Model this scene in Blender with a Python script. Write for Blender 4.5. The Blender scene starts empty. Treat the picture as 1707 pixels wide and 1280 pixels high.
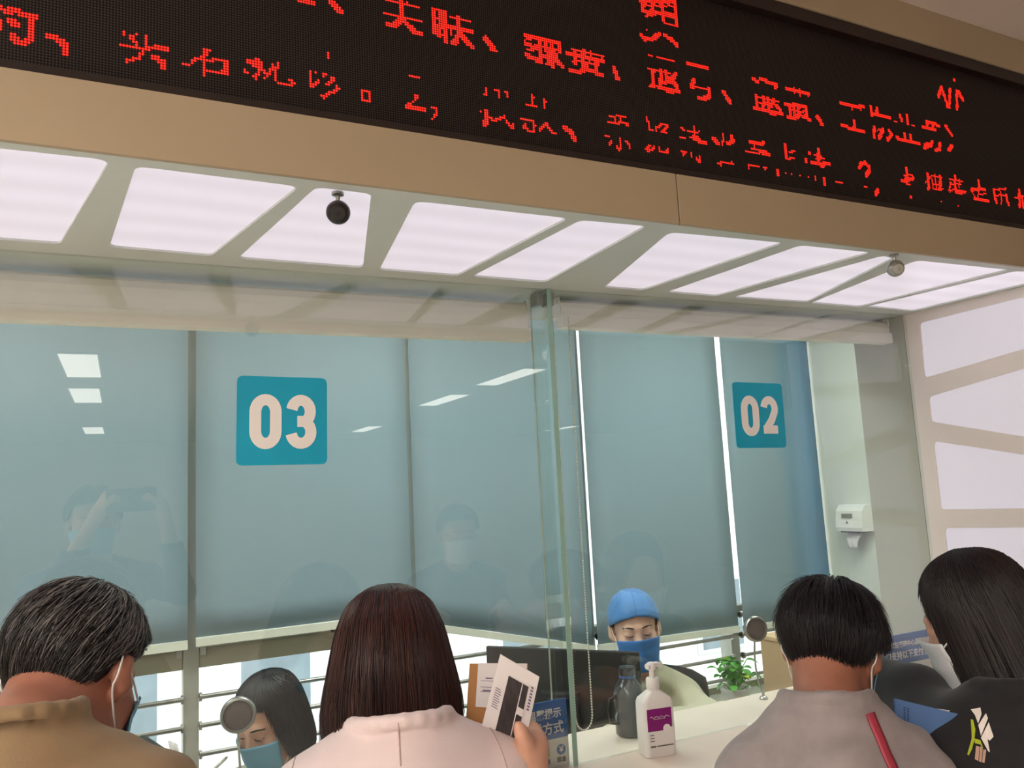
import bpy, bmesh, math, random
import numpy as np
from mathutils import Vector, Matrix, Euler
from mathutils.bvhtree import BVHTree
R = math.radians
PI = math.pi
random.seed(7)
SC = bpy.context.scene
COL = SC.collection

# ------------------------------------------------------------------ camera
# world: X runs along the counter, Y goes through the glass, Z is up
CAMROT = np.array([[0.897665, 0.010712, 0.440547], [-0.437790, 0.135935, 0.888742], [-0.050365, -0.990660, 0.126714]])
CAMLOC = np.array([0.0, 0.0, 1.69])
FOCAL = 1316.0
cam_data = bpy.data.cameras.new('camera')
cam = bpy.data.objects.new('camera', cam_data)
COL.objects.link(cam)
cam_data.sensor_width = 36.0
cam_data.lens = FOCAL / 1707.0 * 36.0
cam_data.clip_start = 0.05
right, down, fwd = CAMROT[:, 0], CAMROT[:, 1], CAMROT[:, 2]
cam.matrix_world = Matrix(((right[0], -down[0], -fwd[0], CAMLOC[0]), (right[1], -down[1], -fwd[1], CAMLOC[1]),
                           (right[2], -down[2], -fwd[2], CAMLOC[2]), (0, 0, 0, 1)))
SC.camera = cam

# ------------------------------------------------------------------ sky and exposure
SC.view_settings.view_transform = 'Standard'
SC.view_settings.look = 'None'
SC.view_settings.gamma = 1.0
SC.view_settings.use_curve_mapping = False
SC.view_settings.exposure = 0.65
world = bpy.data.worlds.new('sky')
SC.world = world
world.use_nodes = True
bg = world.node_tree.nodes['Background']
bg.inputs['Color'].default_value = (0.97, 1.0, 0.99, 1)
bg.inputs['Strength'].default_value = 2.2
PANEL_LIGHT = 2.5      # hall ceiling panels
ADDED_HALL_LIGHT = 21.0  # unseen hall panels, added to brighten the waiting side
ADDED_ROOM_LIGHT = 11.0       # unseen panels added to brighten the clerks' room
SOFFIT_LIGHT = 0.44    # glowing panels of the canopy
SIDE_LIGHT = 0.33      # glowing panels of the side wall
LED_LIGHT = 1.1

# ------------------------------------------------------------------ helpers
def ray(px, py):
    return CAMROT @ np.array([px - 853.5, py - 640.0, FOCAL])
def on(px, py, axis, val):
    """the point of the plane axis=val that the photograph shows at px,py"""
    d = ray(px, py)
    return Vector(CAMLOC + d * ((val - CAMLOC[axis]) / d[axis]))
def at(px, py, depth):
    return Vector(CAMLOC + ray(px, py) * (depth / FOCAL))
def tag(o, label=None, cat=None, group=None, kind=None):
    if label: o['label'] = label
    if cat: o['category'] = cat
    if group: o['group'] = group
    if kind: o['kind'] = kind
    return o
def thing(name, label, cat, loc=(0, 0, 0), rotz=0.0, group=None):
    o = bpy.data.objects.new(name, None)
    o.empty_display_size = 0.05
    COL.objects.link(o)
    o.location = loc
    o.rotation_euler = (0, 0, rotz)
    return tag(o, label, cat, group)
def link_mesh(name, me, mat, parent=None, world=True, smooth=False):
    o = bpy.data.objects.new(name, me)
    COL.objects.link(o)
    if mat is not None and not me.materials:
        me.materials.append(mat)
    if parent is not None:
        o.parent = parent
        if world:
            m = parent.matrix_basis.inverted()
            p = parent.parent
            while p is not None:
                m = m @ p.matrix_basis.inverted(); p = p.parent
            me.transform(m)
    if smooth:
        me.polygons.foreach_set('use_smooth', [True] * len(me.polygons))
    return o
class MB:
    """collects shapes, then links them as one mesh object"""
    def __init__(s): s.v = []; s.f = []
    def add(s, vs, fs):
        n = len(s.v)
        s.v += [tuple(v) for v in vs]
        s.f += [tuple(i + n for i in f) for f in fs]
        return s
    def box(s, lo, hi, bevel=0.0, m=None):
        bm = bmesh.new()
        bmesh.ops.create_cube(bm, size=1)
        for v in bm.verts:
            v.co = Vector([lo[i] + (v.co[i] + .5) * (hi[i] - lo[i]) for i in range(3)])
        if bevel > 0:
            bmesh.ops.bevel(bm, geom=bm.edges[:], offset=bevel, segments=2, affect='EDGES', profile=0.6)
        return s.bm(bm, m)
    def bm(s, bm, m=None):
        bm.verts.ensure_lookup_table(); bm.verts.index_update()
        s.add([(m @ v.co if m else v.co) for v in bm.verts], [[v.index for v in f.verts] for f in bm.faces])
        bm.free()
        return s
    def ball(s, c, r, m=None, seg=24, rings=14):
        bm = bmesh.new()
        bmesh.ops.create_uvsphere(bm, u_segments=seg, v_segments=rings, radius=1)
        rr = r if hasattr(r, '__len__') else (r, r, r)
        for v in bm.verts:
            p = Vector((v.co.x * rr[0], v.co.y * rr[1], v.co.z * rr[2]))
            v.co = (m @ p if m else p) + Vector(c)
        return s.bm(bm)
    def tube(s, pts, r, n=10, cap=True, closed=False):
        pts = [Vector(p) for p in pts]
        rs = r if hasattr(r, '__len__') else [r] * len(pts)
        vs = []; fs = []
        prev = None
        m = len(pts)
        for i, p in enumerate(pts):
            if closed: t = pts[(i + 1) % m] - pts[i - 1]
            else: t = pts[min(i + 1, m - 1)] - pts[max(i - 1, 0)]
            t.normalize()
            if prev is None:
                a = Vector((0, 0, 1)) if abs(t.z) < .9 else Vector((1, 0, 0))
            else: a = prev
            u = (a - t * a.dot(t)).normalized(); w = t.cross(u); prev = u
            for k in range(n):
                q = 2 * PI * k / n
                vs.append(p + (u * math.cos(q) + w * math.sin(q)) * rs[i])
        for i in range(m if closed else m - 1):
            for k in range(n):
                j = (i + 1) % m
                fs.append((i * n + k, i * n + (k + 1) % n, j * n + (k + 1) % n, j * n + k))
        if cap and not closed:
            fs.append(tuple(range(n - 1, -1, -1)))
            fs.append(tuple(range((m - 1) * n, m * n)))
        return s.add(vs, fs)
    def lathe(s, prof, c=(0, 0, 0), n=32, m=None, sx=1.0, sy=1.0):
        vs = []; fs = []
        for (r, z) in prof:
            for k in range(n):
                a = 2 * PI * k / n
                p = Vector((r * math.cos(a) * sx, r * math.sin(a) * sy, z))
                vs.append((m @ p if m else p) + Vector(c))
        for i in range(len(prof) - 1):
            for k in range(n):
                fs.append((i * n + k, i * n + (k + 1) % n, (i + 1) * n + (k + 1) % n, (i + 1) * n + k))
        fs.append(tuple(range(n - 1, -1, -1)))
        fs.append(tuple(range((len(prof) - 1) * n, len(prof) * n)))
        return s.add(vs, fs)
    def prism(s, poly, off):
        """a polygon of 3-D points pushed along off"""
        n = len(poly); off = Vector(off)
        p = [Vector(q) for q in poly]
        nor = Vector((0, 0, 0))
        for i in range(n): nor += p[i].cross(p[(i + 1) % n])
        if nor.dot(off) > 0: p.reverse()
        return s.add(p + [q + off for q in p], [tuple(range(n)), tuple(range(2 * n - 1, n - 1, -1))] +
                     [(i, i + n, (i + 1) % n + n, (i + 1) % n) for i in range(n)])
    def sheet(s, grid, thick):
        """a curved sheet from a grid of points, given real thickness"""
        ny, nx = len(grid), len(grid[0])
        g = [[Vector(p) for p in row] for row in grid]
        vs = []
        for sgn in (0, 1):
            for j in range(ny):
                for i in range(nx):
                    a = g[j][min(i + 1, nx - 1)] - g[j][max(i - 1, 0)]
                    b = g[min(j + 1, ny - 1)][i] - g[max(j - 1, 0)][i]
                    nn = a.cross(b)
                    nn = nn.normalized() if nn.length > 1e-12 else Vector((0, 0, 1))
                    vs.append(g[j][i] + nn * (thick * (0.5 - sgn)))
        N = nx * ny; fs = []
        for j in range(ny - 1):
            for i in range(nx - 1):
                a = j * nx + i
                fs.append((a, a + 1, a + nx + 1, a + nx))
                fs.append((a + N, a + nx + N, a + nx + 1 + N, a + 1 + N))
        rim = [j for j in range(nx)] + [j * nx + nx - 1 for j in range(1, ny)] + [(ny - 1) * nx + i for i in range(nx - 2, -1, -1)] + [j * nx for j in range(ny - 2, 0, -1)]
        for i in range(len(rim)):
            a, b = rim[i], rim[(i + 1) % len(rim)]
            fs.append((a, a + N, b + N, b))
        return s.add(vs, fs)
    def mesh(s, name):
        me = bpy.data.meshes.new(name)
        me.from_pydata(s.v, [], s.f)
        me.update()
        return me
    def build(s, name, mat, parent=None, world=True, smooth=False, angle=None):
        me = s.mesh(name)
        if angle:
            me.polygons.foreach_set('use_smooth', [True] * len(me.polygons))
            me.set_sharp_from_angle(angle=R(angle))
        return link_mesh(name, me, mat, parent, world, smooth)
def struct(name, mb, mat, **k):
    return tag(mb.build(name, mat, **k), kind='structure')
def rounded(poly, r, seg=6):
    """2-D polygon with rounded corners"""
    out = []
    n = len(poly)
    for i in range(n):
        a, b, c = (Vector(poly[i - 1]), Vector(poly[i]), Vector(poly[(i + 1) % n]))
        u, w = (a - b), (c - b)
        ang = u.angle(w)
        d = min(r / math.tan(ang / 2), u.length * .45, w.length * .45)
        u.normalize(); w.normalize()
        p0, p1 = b + u * d, b + w * d
        for k in range(seg + 1):
            t = k / seg
            out.append(p0 * (1 - t) ** 2 + b * (2 * t * (1 - t)) + p1 * t * t)
    return out
def text_mesh(body, size, extrude=0.0004, offset=0.0, xscale=1.0, align='CENTER'):
    cu = bpy.data.curves.new('lettering', 'FONT')
    cu.body = body; cu.size = size; cu.extrude = extrude; cu.offset = offset
    cu.align_x = align; cu.align_y = 'CENTER'
    o = bpy.data.objects.new('lettering', cu)
    COL.objects.link(o)
    dg = bpy.context.evaluated_depsgraph_get()
    me = bpy.data.meshes.new_from_object(o.evaluated_get(dg))
    bpy.data.objects.remove(o); bpy.data.curves.remove(cu)
    me.materials.clear()
    if xscale != 1: me.transform(Matrix.Diagonal((xscale, 1, 1, 1)))
    return me
FACE_MINUS_Y = Matrix.Rotation(R(90), 4, 'X')       # lettering read from the hall

# ------------------------------------------------------------------ materials
def srgb(r, g, b):
    f = lambda c: (c / 255 / 12.92) if c / 255 <= .04045 else ((c / 255 + .055) / 1.055) ** 2.4
    return (f(r), f(g), f(b), 1.0)
def mat(name, col, rough=0.6, metal=0.0, spec=0.5, noise=0.0, nscale=20.0, bump=0.0, bscale=60.0, emit=None, strength=0.0, sheen=0.0, trans=0.0, stretch=(1, 1, 1), sss=0.0):
    m = bpy.data.materials.new(name); m.use_nodes = True
    nt = m.node_tree; b = nt.nodes['Principled BSDF']
    b.inputs['Base Color'].default_value = col
    b.inputs['Roughness'].default_value = rough
    b.inputs['Metallic'].default_value = metal
    b.inputs['Specular IOR Level'].default_value = spec
    if sheen: b.inputs['Sheen Weight'].default_value = sheen
    if trans: b.inputs['Transmission Weight'].default_value = trans
    if sss:
        b.inputs['Subsurface Weight'].default_value = sss
        b.inputs['Subsurface Radius'].default_value = (.012, .005, .003)
        b.inputs['Subsurface Scale'].default_value = 1.0
    if noise or bump:
        tc = nt.nodes.new('ShaderNodeTexCoord')
        mp = nt.nodes.new('ShaderNodeMapping'); mp.inputs['Scale'].default_value = stretch
        nt.links.new(tc.outputs['Object'], mp.inputs['Vector'])
    if noise:
        t = nt.nodes.new('ShaderNodeTexNoise'); t.inputs['Scale'].default_value = nscale; t.inputs['Detail'].default_value = 5
        nt.links.new(mp.outputs['Vector'], t.inputs['Vector'])
        r = nt.nodes.new('ShaderNodeValToRGB')
        r.color_ramp.elements[0].position = .3; r.color_ramp.elements[1].position = .7
        r.color_ramp.elements[0].color = (*[c * (1 - noise) for c in col[:3]], 1)
        r.color_ramp.elements[1].color = (*[min(1, c * (1 + noise)) for c in col[:3]], 1)
        nt.links.new(t.outputs['Fac'], r.inputs['Fac']); nt.links.new(r.outputs['Color'], b.inputs['Base Color'])
    if bump:
        t = nt.nodes.new('ShaderNodeTexNoise'); t.inputs['Scale'].default_value = bscale; t.inputs['Detail'].default_value = 4
        nt.links.new(mp.outputs['Vector'], t.inputs['Vector'])
        bp = nt.nodes.new('ShaderNodeBump'); bp.inputs['Strength'].default_value = bump; bp.inputs['Distance'].default_value = .004
        nt.links.new(t.outputs['Fac'], bp.inputs['Height']); nt.links.new(bp.outputs['Normal'], b.inputs['Normal'])
    if emit:
        b.inputs['Emission Color'].default_value = emit; b.inputs['Emission Strength'].default_value = strength
    return m
def glass_mat(name, tint, ior=1.5):
    m = bpy.data.materials.new(name); m.use_nodes = True
    nt = m.node_tree; nt.nodes.clear()
    out = nt.nodes.new('ShaderNodeOutputMaterial')
    tr = nt.nodes.new('ShaderNodeBsdfTransparent'); tr.inputs['Color'].default_value = tint
    gl = nt.nodes.new('ShaderNodeBsdfGlossy'); gl.inputs['Roughness'].default_value = 0.0
    fr = nt.nodes.new('ShaderNodeFresnel'); fr.inputs['IOR'].default_value = ior
    mx = nt.nodes.new('ShaderNodeMixShader')
    ge = nt.nodes.new('ShaderNodeNewGeometry')      # same mirror strength on both faces of the pane
    mr = nt.nodes.new('ShaderNodeMapRange'); mr.inputs['To Min'].default_value = ior; mr.inputs['To Max'].default_value = 1 / ior
    nt.links.new(ge.outputs['Backfacing'], mr.inputs['Value']); nt.links.new(mr.outputs[0], fr.inputs['IOR'])
    nt.links.new(fr.outputs[0], mx.inputs[0]); nt.links.new(tr.outputs[0], mx.inputs[1]); nt.links.new(gl.outputs[0], mx.inputs[2])
    nt.links.new(mx.outputs[0], out.inputs['Surface'])
    return m
M = {}
M['beige_panel'] = mat('beige_panel', srgb(172, 154, 128), .38, noise=.03, nscale=3)
M['pale_wall'] = mat('pale_wall', srgb(205, 198, 190), .6, noise=.03, nscale=4, bump=.05, bscale=200)
M['hall_wall'] = mat('hall_wall', srgb(226, 220, 212), .7, noise=.04, nscale=2)
M['ceiling_paint'] = mat('ceiling_paint', srgb(214, 200, 192), .7, noise=.02, nscale=3)
M['canopy_paint'] = mat('canopy_paint', srgb(206, 212, 208), .35, noise=.02, nscale=5)
M['side_paint'] = mat('side_paint', srgb(226, 217, 213), .4, noise=.02, nscale=5)
M['room_wall'] = mat('room_wall', srgb(206, 208, 198), .75, noise=.02, nscale=4)
M['room_return'] = mat('room_return', srgb(170, 168, 158), .6, noise=.03, nscale=4)
M['floor_tile'] = mat('floor_tile', srgb(224, 218, 208), .25, noise=.08, nscale=6)
M['dark_metal'] = mat('dark_metal', srgb(48, 38, 36), .3, metal=.4, noise=.05, nscale=8)
M['steel'] = mat('steel', srgb(175, 172, 168), .3, metal=.9, noise=.04, nscale=30)
M['aluminium'] = mat('aluminium', srgb(178, 178, 170), .4, metal=.5, noise=.04, nscale=20)
M['frame_beige'] = mat('frame_beige', srgb(160, 156, 138), .5, noise=.03, nscale=10)
M['ledge'] = mat('ledge', srgb(230, 212, 198), .35, noise=.03, nscale=12)
M['desk'] = mat('desk', srgb(205, 200, 182), .4, noise=.03, nscale=9)
M['cassette'] = mat('cassette', srgb(240, 232, 222), .55, noise=.02, nscale=15)
M['glass'] = glass_mat('counter_glass', (0.965, 0.985, 0.975, 1), 1.8)
M['fin_glass'] = glass_mat('fin_glass', (0.955, 0.985, 0.97, 1), 1.5)
M['glass_edge'] = mat('glass_edge', srgb(150, 185, 170), .15, spec=.7, noise=.05, nscale=12)
M['window_glass'] = glass_mat('window_glass', (0.93, 0.96, 0.96, 1), 1.3)
M['black_plastic'] = mat('black_plastic', srgb(30, 30, 32), .4, noise=.05, nscale=30)
M['white_plastic'] = mat('white_plastic', srgb(230, 226, 222), .35, noise=.015, nscale=20)
M['white_paper'] = mat('white_paper', srgb(226, 220, 220), .8, noise=.02, nscale=30)
M['white_ink'] = mat('white_ink', srgb(238, 230, 222), .6, noise=.01, nscale=30)
M['sign_teal'] = mat('sign_teal', srgb(6, 160, 190), .45, noise=.05, nscale=10)
M['sign_blue'] = mat('sign_blue', srgb(42, 96, 165), .4, noise=.04, nscale=12)
M['chain'] = mat('chain', srgb(220, 216, 200), .4, noise=.03, nscale=60)
def glow(name, col, strength, bands=None):
    """luminous acrylic: tubes behind it show as soft bands"""
    m = mat(name, srgb(150, 146, 150), .3, emit=col, strength=strength)
    if bands:
        nt = m.node_tree; b = nt.nodes['Principled BSDF']
        tc = nt.nodes.new('ShaderNodeTexCoord')
        w = nt.nodes.new('ShaderNodeTexWave'); w.wave_type = 'BANDS'; w.bands_direction = 'Y'
        w.inputs['Scale'].default_value = bands; w.inputs['Distortion'].default_value = 2.5; w.inputs['Detail'].default_value = 1
        w.inputs['Detail Scale'].default_value = .4
        nt.links.new(tc.outputs['Object'], w.inputs['Vector'])
        mr = nt.nodes.new('ShaderNodeMapRange'); mr.inputs['To Min'].default_value = strength * .93; mr.inputs['To Max'].default_value = strength * 1.04
        nt.links.new(w.outputs['Fac'], mr.inputs['Value']); nt.links.new(mr.outputs[0], b.inputs['Emission Strength'])
    return m
M['canopy_glow'] = glow('canopy_glow', srgb(244, 234, 246), SOFFIT_LIGHT, 3.6)
M['side_glow'] = glow('side_glow', srgb(240, 232, 242), SIDE_LIGHT)
M['panel_glow'] = mat('panel_glow', srgb(240, 236, 230), .5, emit=srgb(255, 246, 236), strength=PANEL_LIGHT)
M['added_hall_glow'] = mat('added_hall_glow', srgb(240, 236, 230), .5, emit=srgb(255, 246, 236), strength=ADDED_HALL_LIGHT)
M['added_room_glow'] = mat('added_room_glow', srgb(240, 240, 236), .5, emit=srgb(246, 255, 246), strength=ADDED_ROOM_LIGHT)

# ------------------------------------------------------------------ the setting
GY = 1.52        # glass plane
CZ = 2.125       # underside of the canopy
FY = 1.05        # fascia plane
WY = 3.10        # window wall
HZ = 2.696       # hall ceiling
LZ = 1.10        # counter ledge
CORNER = 2.05    # side wall of the counter recess
RX = 3.29        # right wall of the clerks' room
LX = -2.3        # left wall of the clerks' room
struct('floor', MB().box((-6, -11.5, -.1), (10, WY + .15, 0)), M['floor_tile'])
struct('ceiling', MB().box((-6, -11.5, HZ), (10, FY - .001, HZ + .1)), M['ceiling_paint'])
struct('wall_left', MB().box((-6.1, -11.5, 0), (-6, FY, HZ)), M['hall_wall'])
struct('wall_right', MB().box((10, -11.5, 0), (10.1, FY, HZ)), M['hall_wall'])
struct('wall_back', MB().box((-6, -11.6, 0), (10, -11.5, HZ)), M['hall_wall'])
struct('wall_front_left', MB().box((-6, FY, 0), (LX - .1, FY + .1, HZ)), M['hall_wall'])
struct('wall_front_right', MB().box((CORNER + .1, FY, 0), (10, FY + .1, HZ)), M['hall_wall'])
# beige fascia above and below the display (two lengths meeting at a seam)
SEAM = on(1131, 340, 1, FY).x
struct('trim_1', MB().box((LX, FY, CZ - .002), (SEAM - .0012, FY + .008, 2.214), .001), M['beige_panel'])
struct('trim_2', MB().box((SEAM + .0012, FY, CZ - .002), (CORNER + 1.5, FY + .008, 2.214), .001), M['beige_panel'])
struct('trim_3', MB().box((LX, FY - .0, 2.612), (CORNER + 1.5, FY + .06, HZ + .02), .002), M['beige_panel'])
# canopy: a thick plate with openings cut for the glowing panels
soffit_px = [
    [(-200, 226), (184, 267), (100, 407), (-260, 380)],
    [(226, 277), (500, 311), (352, 427), (182, 412)],
    [(527, 312), (619, 323), (605, 447), (396, 431)],
    [(692, 335), (949, 364), (762, 460), (632, 450)],
    [(968, 367), (1079, 377), (909, 471), (786, 461)],
    [(1116, 387), (1308, 405), (1072, 484), (1007, 479)],
    [(1334, 409), (1454, 421), (1194, 494), (1111, 487)],
    [(1472, 426), (1490, 431), (1346, 504), (1221, 496)],
    [(1528, 434), (1684, 450), (1432, 512), (1351, 505)],
    [(1692, 452), (1800, 457), (1521, 519), (1444, 511)]]
soffit_polys = []
for q in soffit_px:
    soffit_polys.append(rounded([on(x, y, 2, CZ).xy for x, y in q], .017))
def plate_with_holes(outer, holes, name, to3d, thick_vec, m):
    """a plate with rounded openings, given real thickness"""
    bm = bmesh.new()
    edges = []
    for loop in [outer] + holes:
        vs = [bm.verts.new(to3d(p)) for p in loop]
        for i in range(len(vs)): edges.append(bm.edges.new((vs[i], vs[(i + 1) % len(vs)])))
    bmesh.ops.triangle_fill(bm, edges=edges, use_beauty=True, use_dissolve=False)
    ret = bmesh.ops.extrude_face_region(bm, geom=bm.faces[:])
    bmesh.ops.translate(bm, verts=[v for v in ret['geom'] if isinstance(v, bmesh.types.BMVert)], vec=thick_vec)
    bmesh.ops.recalc_face_normals(bm, faces=bm.faces[:])
    me = bpy.data.meshes.new(name); bm.to_mesh(me); bm.free()
    return link_mesh(name, me, m)
soffit_clip = [[Vector((min(p.x, CORNER - .012), p.y)) for p in q] for q in soffit_polys]
canopy = plate_with_holes([Vector(p) for p in ((LX, FY + .0085), (CORNER, FY + .0085), (CORNER, 1.80), (LX, 1.80))],
                          soffit_clip, 'trim_4', lambda p: (p[0], p[1], CZ), (0, 0, .004), M['canopy_paint'])
tag(canopy, kind='structure')
names = ['leftmost glowing panel of the white canopy, cut by the photo edge', 'second glowing canopy panel from the left, wide four-sided shape',
         'third glowing canopy panel from the left, with the dark ball camera in front', 'wide glowing canopy panel right of the dark ball camera',
         'glowing canopy panel just above the glass joint', 'glowing canopy panel just right of the glass joint',
         'slanted glowing canopy panel, fourth from the right end', 'narrow wedge glowing canopy panel ending at the pale ball camera',
         'glowing canopy panel just right of the pale ball camera', 'rightmost glowing canopy panel along the side wall']
for q, lab in zip(soffit_clip, names):
    c = sum(q, Vector((0, 0))) / len(q)
    poly = [(c.x + (p.x - c.x) * 1.012, c.y + (p.y - c.y) * 1.012, CZ + .0042) for p in q]
    o = MB().prism(poly, (0, 0, .006)).build('canopy_light', M['canopy_glow'])
    tag(o, lab, 'light panel', 'glowing panels of the canopy')
struct('trim_5', MB().box((LX, 1.80, CZ), (RX, 1.83, 2.62)).box((LX, FY + .06, 2.30), (CORNER, 1.80, 2.33)), M['room_wall'])
# side wall of the counter recess with its own glowing openings
def side_pt(x, y):
    p = on(1137 + x / 2.977, 430 + y / 2.977, 0, CORNER)
    return Vector((p.y, p.z))
side_px = [[(1180, 322), (1830, 158), (1830, 412), (1203, 595)], [(1224, 688), (1830, 508), (1830, 908), (1238, 812)],
           [(1247, 908), (1830, 996), (1830, 1240), (1284, 1248)], [(1302, 1340), (1830, 1336), (1830, 2000), (1375, 2030)]]
side_polys = [rounded([side_pt(x, y) for x, y in q], .012) for q in side_px]
side = plate_with_holes([Vector(p) for p in ((FY, 0), (GY + .012, 0), (GY + .012, CZ), (FY, CZ))], side_polys, 'wall_recess',
                        lambda p: (CORNER, p[0], p[1]), (.004, 0, 0), M['side_paint'])
tag(side, kind='structure')
for q, lab in zip(side_polys, ['top glowing panel of the white side wall, dimmest of the column', 'wedge-shaped glowing side-wall panel, second from the top',
                               'third glowing side-wall panel from the top, tall four-sided shape', 'lowest glowing side-wall panel, behind the long-haired woman']):
    c = sum(q, Vector((0, 0))) / len(q)
    o = MB().prism([(CORNER + .0042, c.x + (p.x - c.x) * 1.012, c.y + (p.y - c.y) * 1.012) for p in q], (.006, 0, 0)).build('wall_light', M['side_glow'])
    tag(o, lab, 'light panel', 'glowing panels of the side wall')
struct('wall_pier', MB().box((CORNER + .012, FY + .0, 0), (CORNER + .1, GY + .012, CZ)), M['side_paint'])
struct('wall_pier_inner', MB().box((CORNER, GY + .014, 0), (CORNER + .1, 1.712, CZ)), M['room_return'])
# clerks' room
struct('wall_room_right', MB().box((RX, 1.5, 0), (RX + .1, WY + .1, 2.62)), M['room_wall'])
struct('wall_room_near', MB().box((CORNER + .1, 1.62, 0), (RX, 1.70, 2.62)), M['room_wall'])
struct('wall_room_left', MB().box((LX - .1, FY, 0), (LX, WY + .1, 2.62)), M['room_wall'])
struct('ceiling_room', MB().box((LX, 1.82, 2.60), (RX, WY + .1, 2.68)), M['room_wall'])
SILL = .66
struct('wall_window', MB().box((LX, WY, 0), (RX, WY + .1, SILL)).box((LX, WY, 2.5), (RX, WY + .1, 2.6)), M['room_wall'])
MULL = [-1.41, -.595, .22, 1.035, 1.85, 2.665]
mw = MB()
for i, x in enumerate(MULL):
    struct('trim_%d' % (6 + i), MB().box((x - .026, WY - .012, SILL), (x + .026, WY + .07, 2.5), .003), M['aluminium'])
bounds = [LX] + MULL + [RX]
wn = 0
for i in range(len(bounds) - 1):
    x0, x1 = bounds[i] + .026, bounds[i + 1] - .026
    wn += 1
    w = thing('window_%d' % wn, None, None, ((x0 + x1) / 2, WY, SILL))
    w['kind'] = 'structure'
    ztr = 1.105
    fr = MB()
    if i in (1, 2, 3, 4):
        fr.box((x0, WY + .0, ztr), (x1, WY + .05, ztr + .07), .003)
    else:
        fr.box((x0, WY + .0, 1.02), (x1, WY + .05, 1.05), .003)
    fr.box((x0, WY + .0, SILL), (x1, WY + .05, SILL + .03), .003)
    fr.build('window_frame', M['frame_beige'], w)
    MB().box((x0, WY + .03, SILL + .03), (x1, WY + .036, 2.5)).build('pane', M['window_glass'], w)
    sash = MB().box((x0 + .012, WY - .02, ztr + .07), (x1 - .012, WY + .02, ztr + .105), .003)
    if i in (1, 2, 3):
        sash.box((x0 + .004, WY - .022, ztr + .045), (x0 + .022, WY - .004, ztr + .095), .002).box((x1 - .022, WY - .022, ztr + .045), (x1 - .004, WY - .004, ztr + .095), .002)
        sash.build('sash', M['aluminium'], w)
        xm = x0 + (x1 - x0) * .62
        MB().box((xm - .03, WY - .035, ztr + .085), (xm + .03, WY - .018, ztr + .1), .003).box((xm - .012, WY - .05, ztr + .07), (xm + .02, WY - .03, ztr + .088), .004).build('window_handle', M['black_plastic'], w)
    for k in range(5):
        z = .725 + .0955 * k
        if z > 1.06: continue
        rb = MB().tube([(x0, WY - .025, z), (x1, WY - .025, z)], .0085, 12)
        for xx in (x0 + .004, x1 - .004):
            rb.tube([(xx - .004, WY - .025, z), (xx + .004, WY - .025, z)], .016, 12)
            rb.box((xx - .004, WY - .025, z - .006), (xx + .004, WY + .0, z + .006))
        rb.build('safety_rail', M['steel'], w, smooth=False, angle=40)
# the street outside
ext_wall = mat('ext_wall', srgb(226, 224, 220), .8, noise=.03, nscale=1)
ext_glass = mat('ext_glass', srgb(128, 140, 148), .5, noise=.15, nscale=3)
bld = thing('building', 'pale building across the street seen below the blinds', 'building', (2, 14, -6))
MB().box((-30, 14, -6), (40, 20, 14)).build('facade', ext_wall, bld)
lw = MB()
for k in range(-9, 12):
    x = -.6 + k * 2.35
    f = MB().box((x - .12, 13.94, -2.1), (x + 1.22, 14.0, -.55), .02)
    fo = f.build('window', mat('ext_frame', srgb(215, 220, 225), .6) if k == -9 else bpy.data.materials['ext_frame'], bld)
    MB().box((x, 13.92, -2.0), (x + 1.1, 13.95, -.62)).build('pane', ext_glass, fo)
struct('ground', MB().box((-40, 3.4, -6.2), (50, 40, -6)), mat('street', srgb(150, 150, 148), .9, noise=.1, nscale=2))
# counter
struct('counter_body', MB().box((LX, 1.36, 0), (CORNER, 1.42, LZ - .04)), M['beige_panel'])
ledge = MB().box((LX, 1.30, LZ - .04), (CORNER - .001, 1.716, LZ), .004).build('counter_ledge', M['ledge'])
tag(ledge, 'long pale counter ledge running under the glass', 'counter')
desk = thing('clerk_desk', 'long cream clerk desk behind the glass counter', 'desk', (0, 1.95, 0))
MB().box((LX + .02, 1.73, .71), (RX - .02, 2.06, .74), .004).build('desk_top', M['desk'], desk)
for x in (LX + .04, .62, 1.9, RX - .1):
    MB().box((x, 1.76, 0), (x + .04, 2.04, .71), .003).build('leg', M['desk'], desk)
# counter glass: two panes and a fin between them
JX = .855
for x0, x1, lab in ((LX, JX - .012, 'tall glass pane carrying the 03 sign'), (JX + .012, CORNER - .004, 'tall glass pane carrying the 02 sign')):
    g = thing('counter_glass', lab, 'glass', ((x0 + x1) / 2, GY, LZ), group='counter glass panes')
    MB().box((x0, GY, LZ + .001), (x1, GY + .010, CZ - .001)).build('pane', M['glass'], g)
fin = thing('glass_fin', 'upright glass fin joining the two counter panes', 'glass', (JX, GY + .06, LZ))
MB().box((JX - .006, GY - .003, LZ + .001), (JX + .006, GY + .085, CZ - .001)).build('pane', M['fin_glass'], fin)
MB().box((JX - .0055, GY - .005, LZ + .001), (JX + .0055, GY - .0032, CZ - .001)).build('polished_edge', M['glass_edge'], fin)
MB().box((JX - .0015, GY + .0852, LZ + .001), (JX + .0015, GY + .087, CZ - .001)).build('polished_edge', M['chain'], fin)
for s, lab in ((-1, 1), (1, 2)):
    cl = MB().box((JX + min(s * .0065, s * .022), GY + .012, CZ - .035), (JX + max(s * .0065, s * .022), GY + .045, CZ - .004), .003)
    cl.build('corner_clamp', M['steel'], fin)

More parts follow.
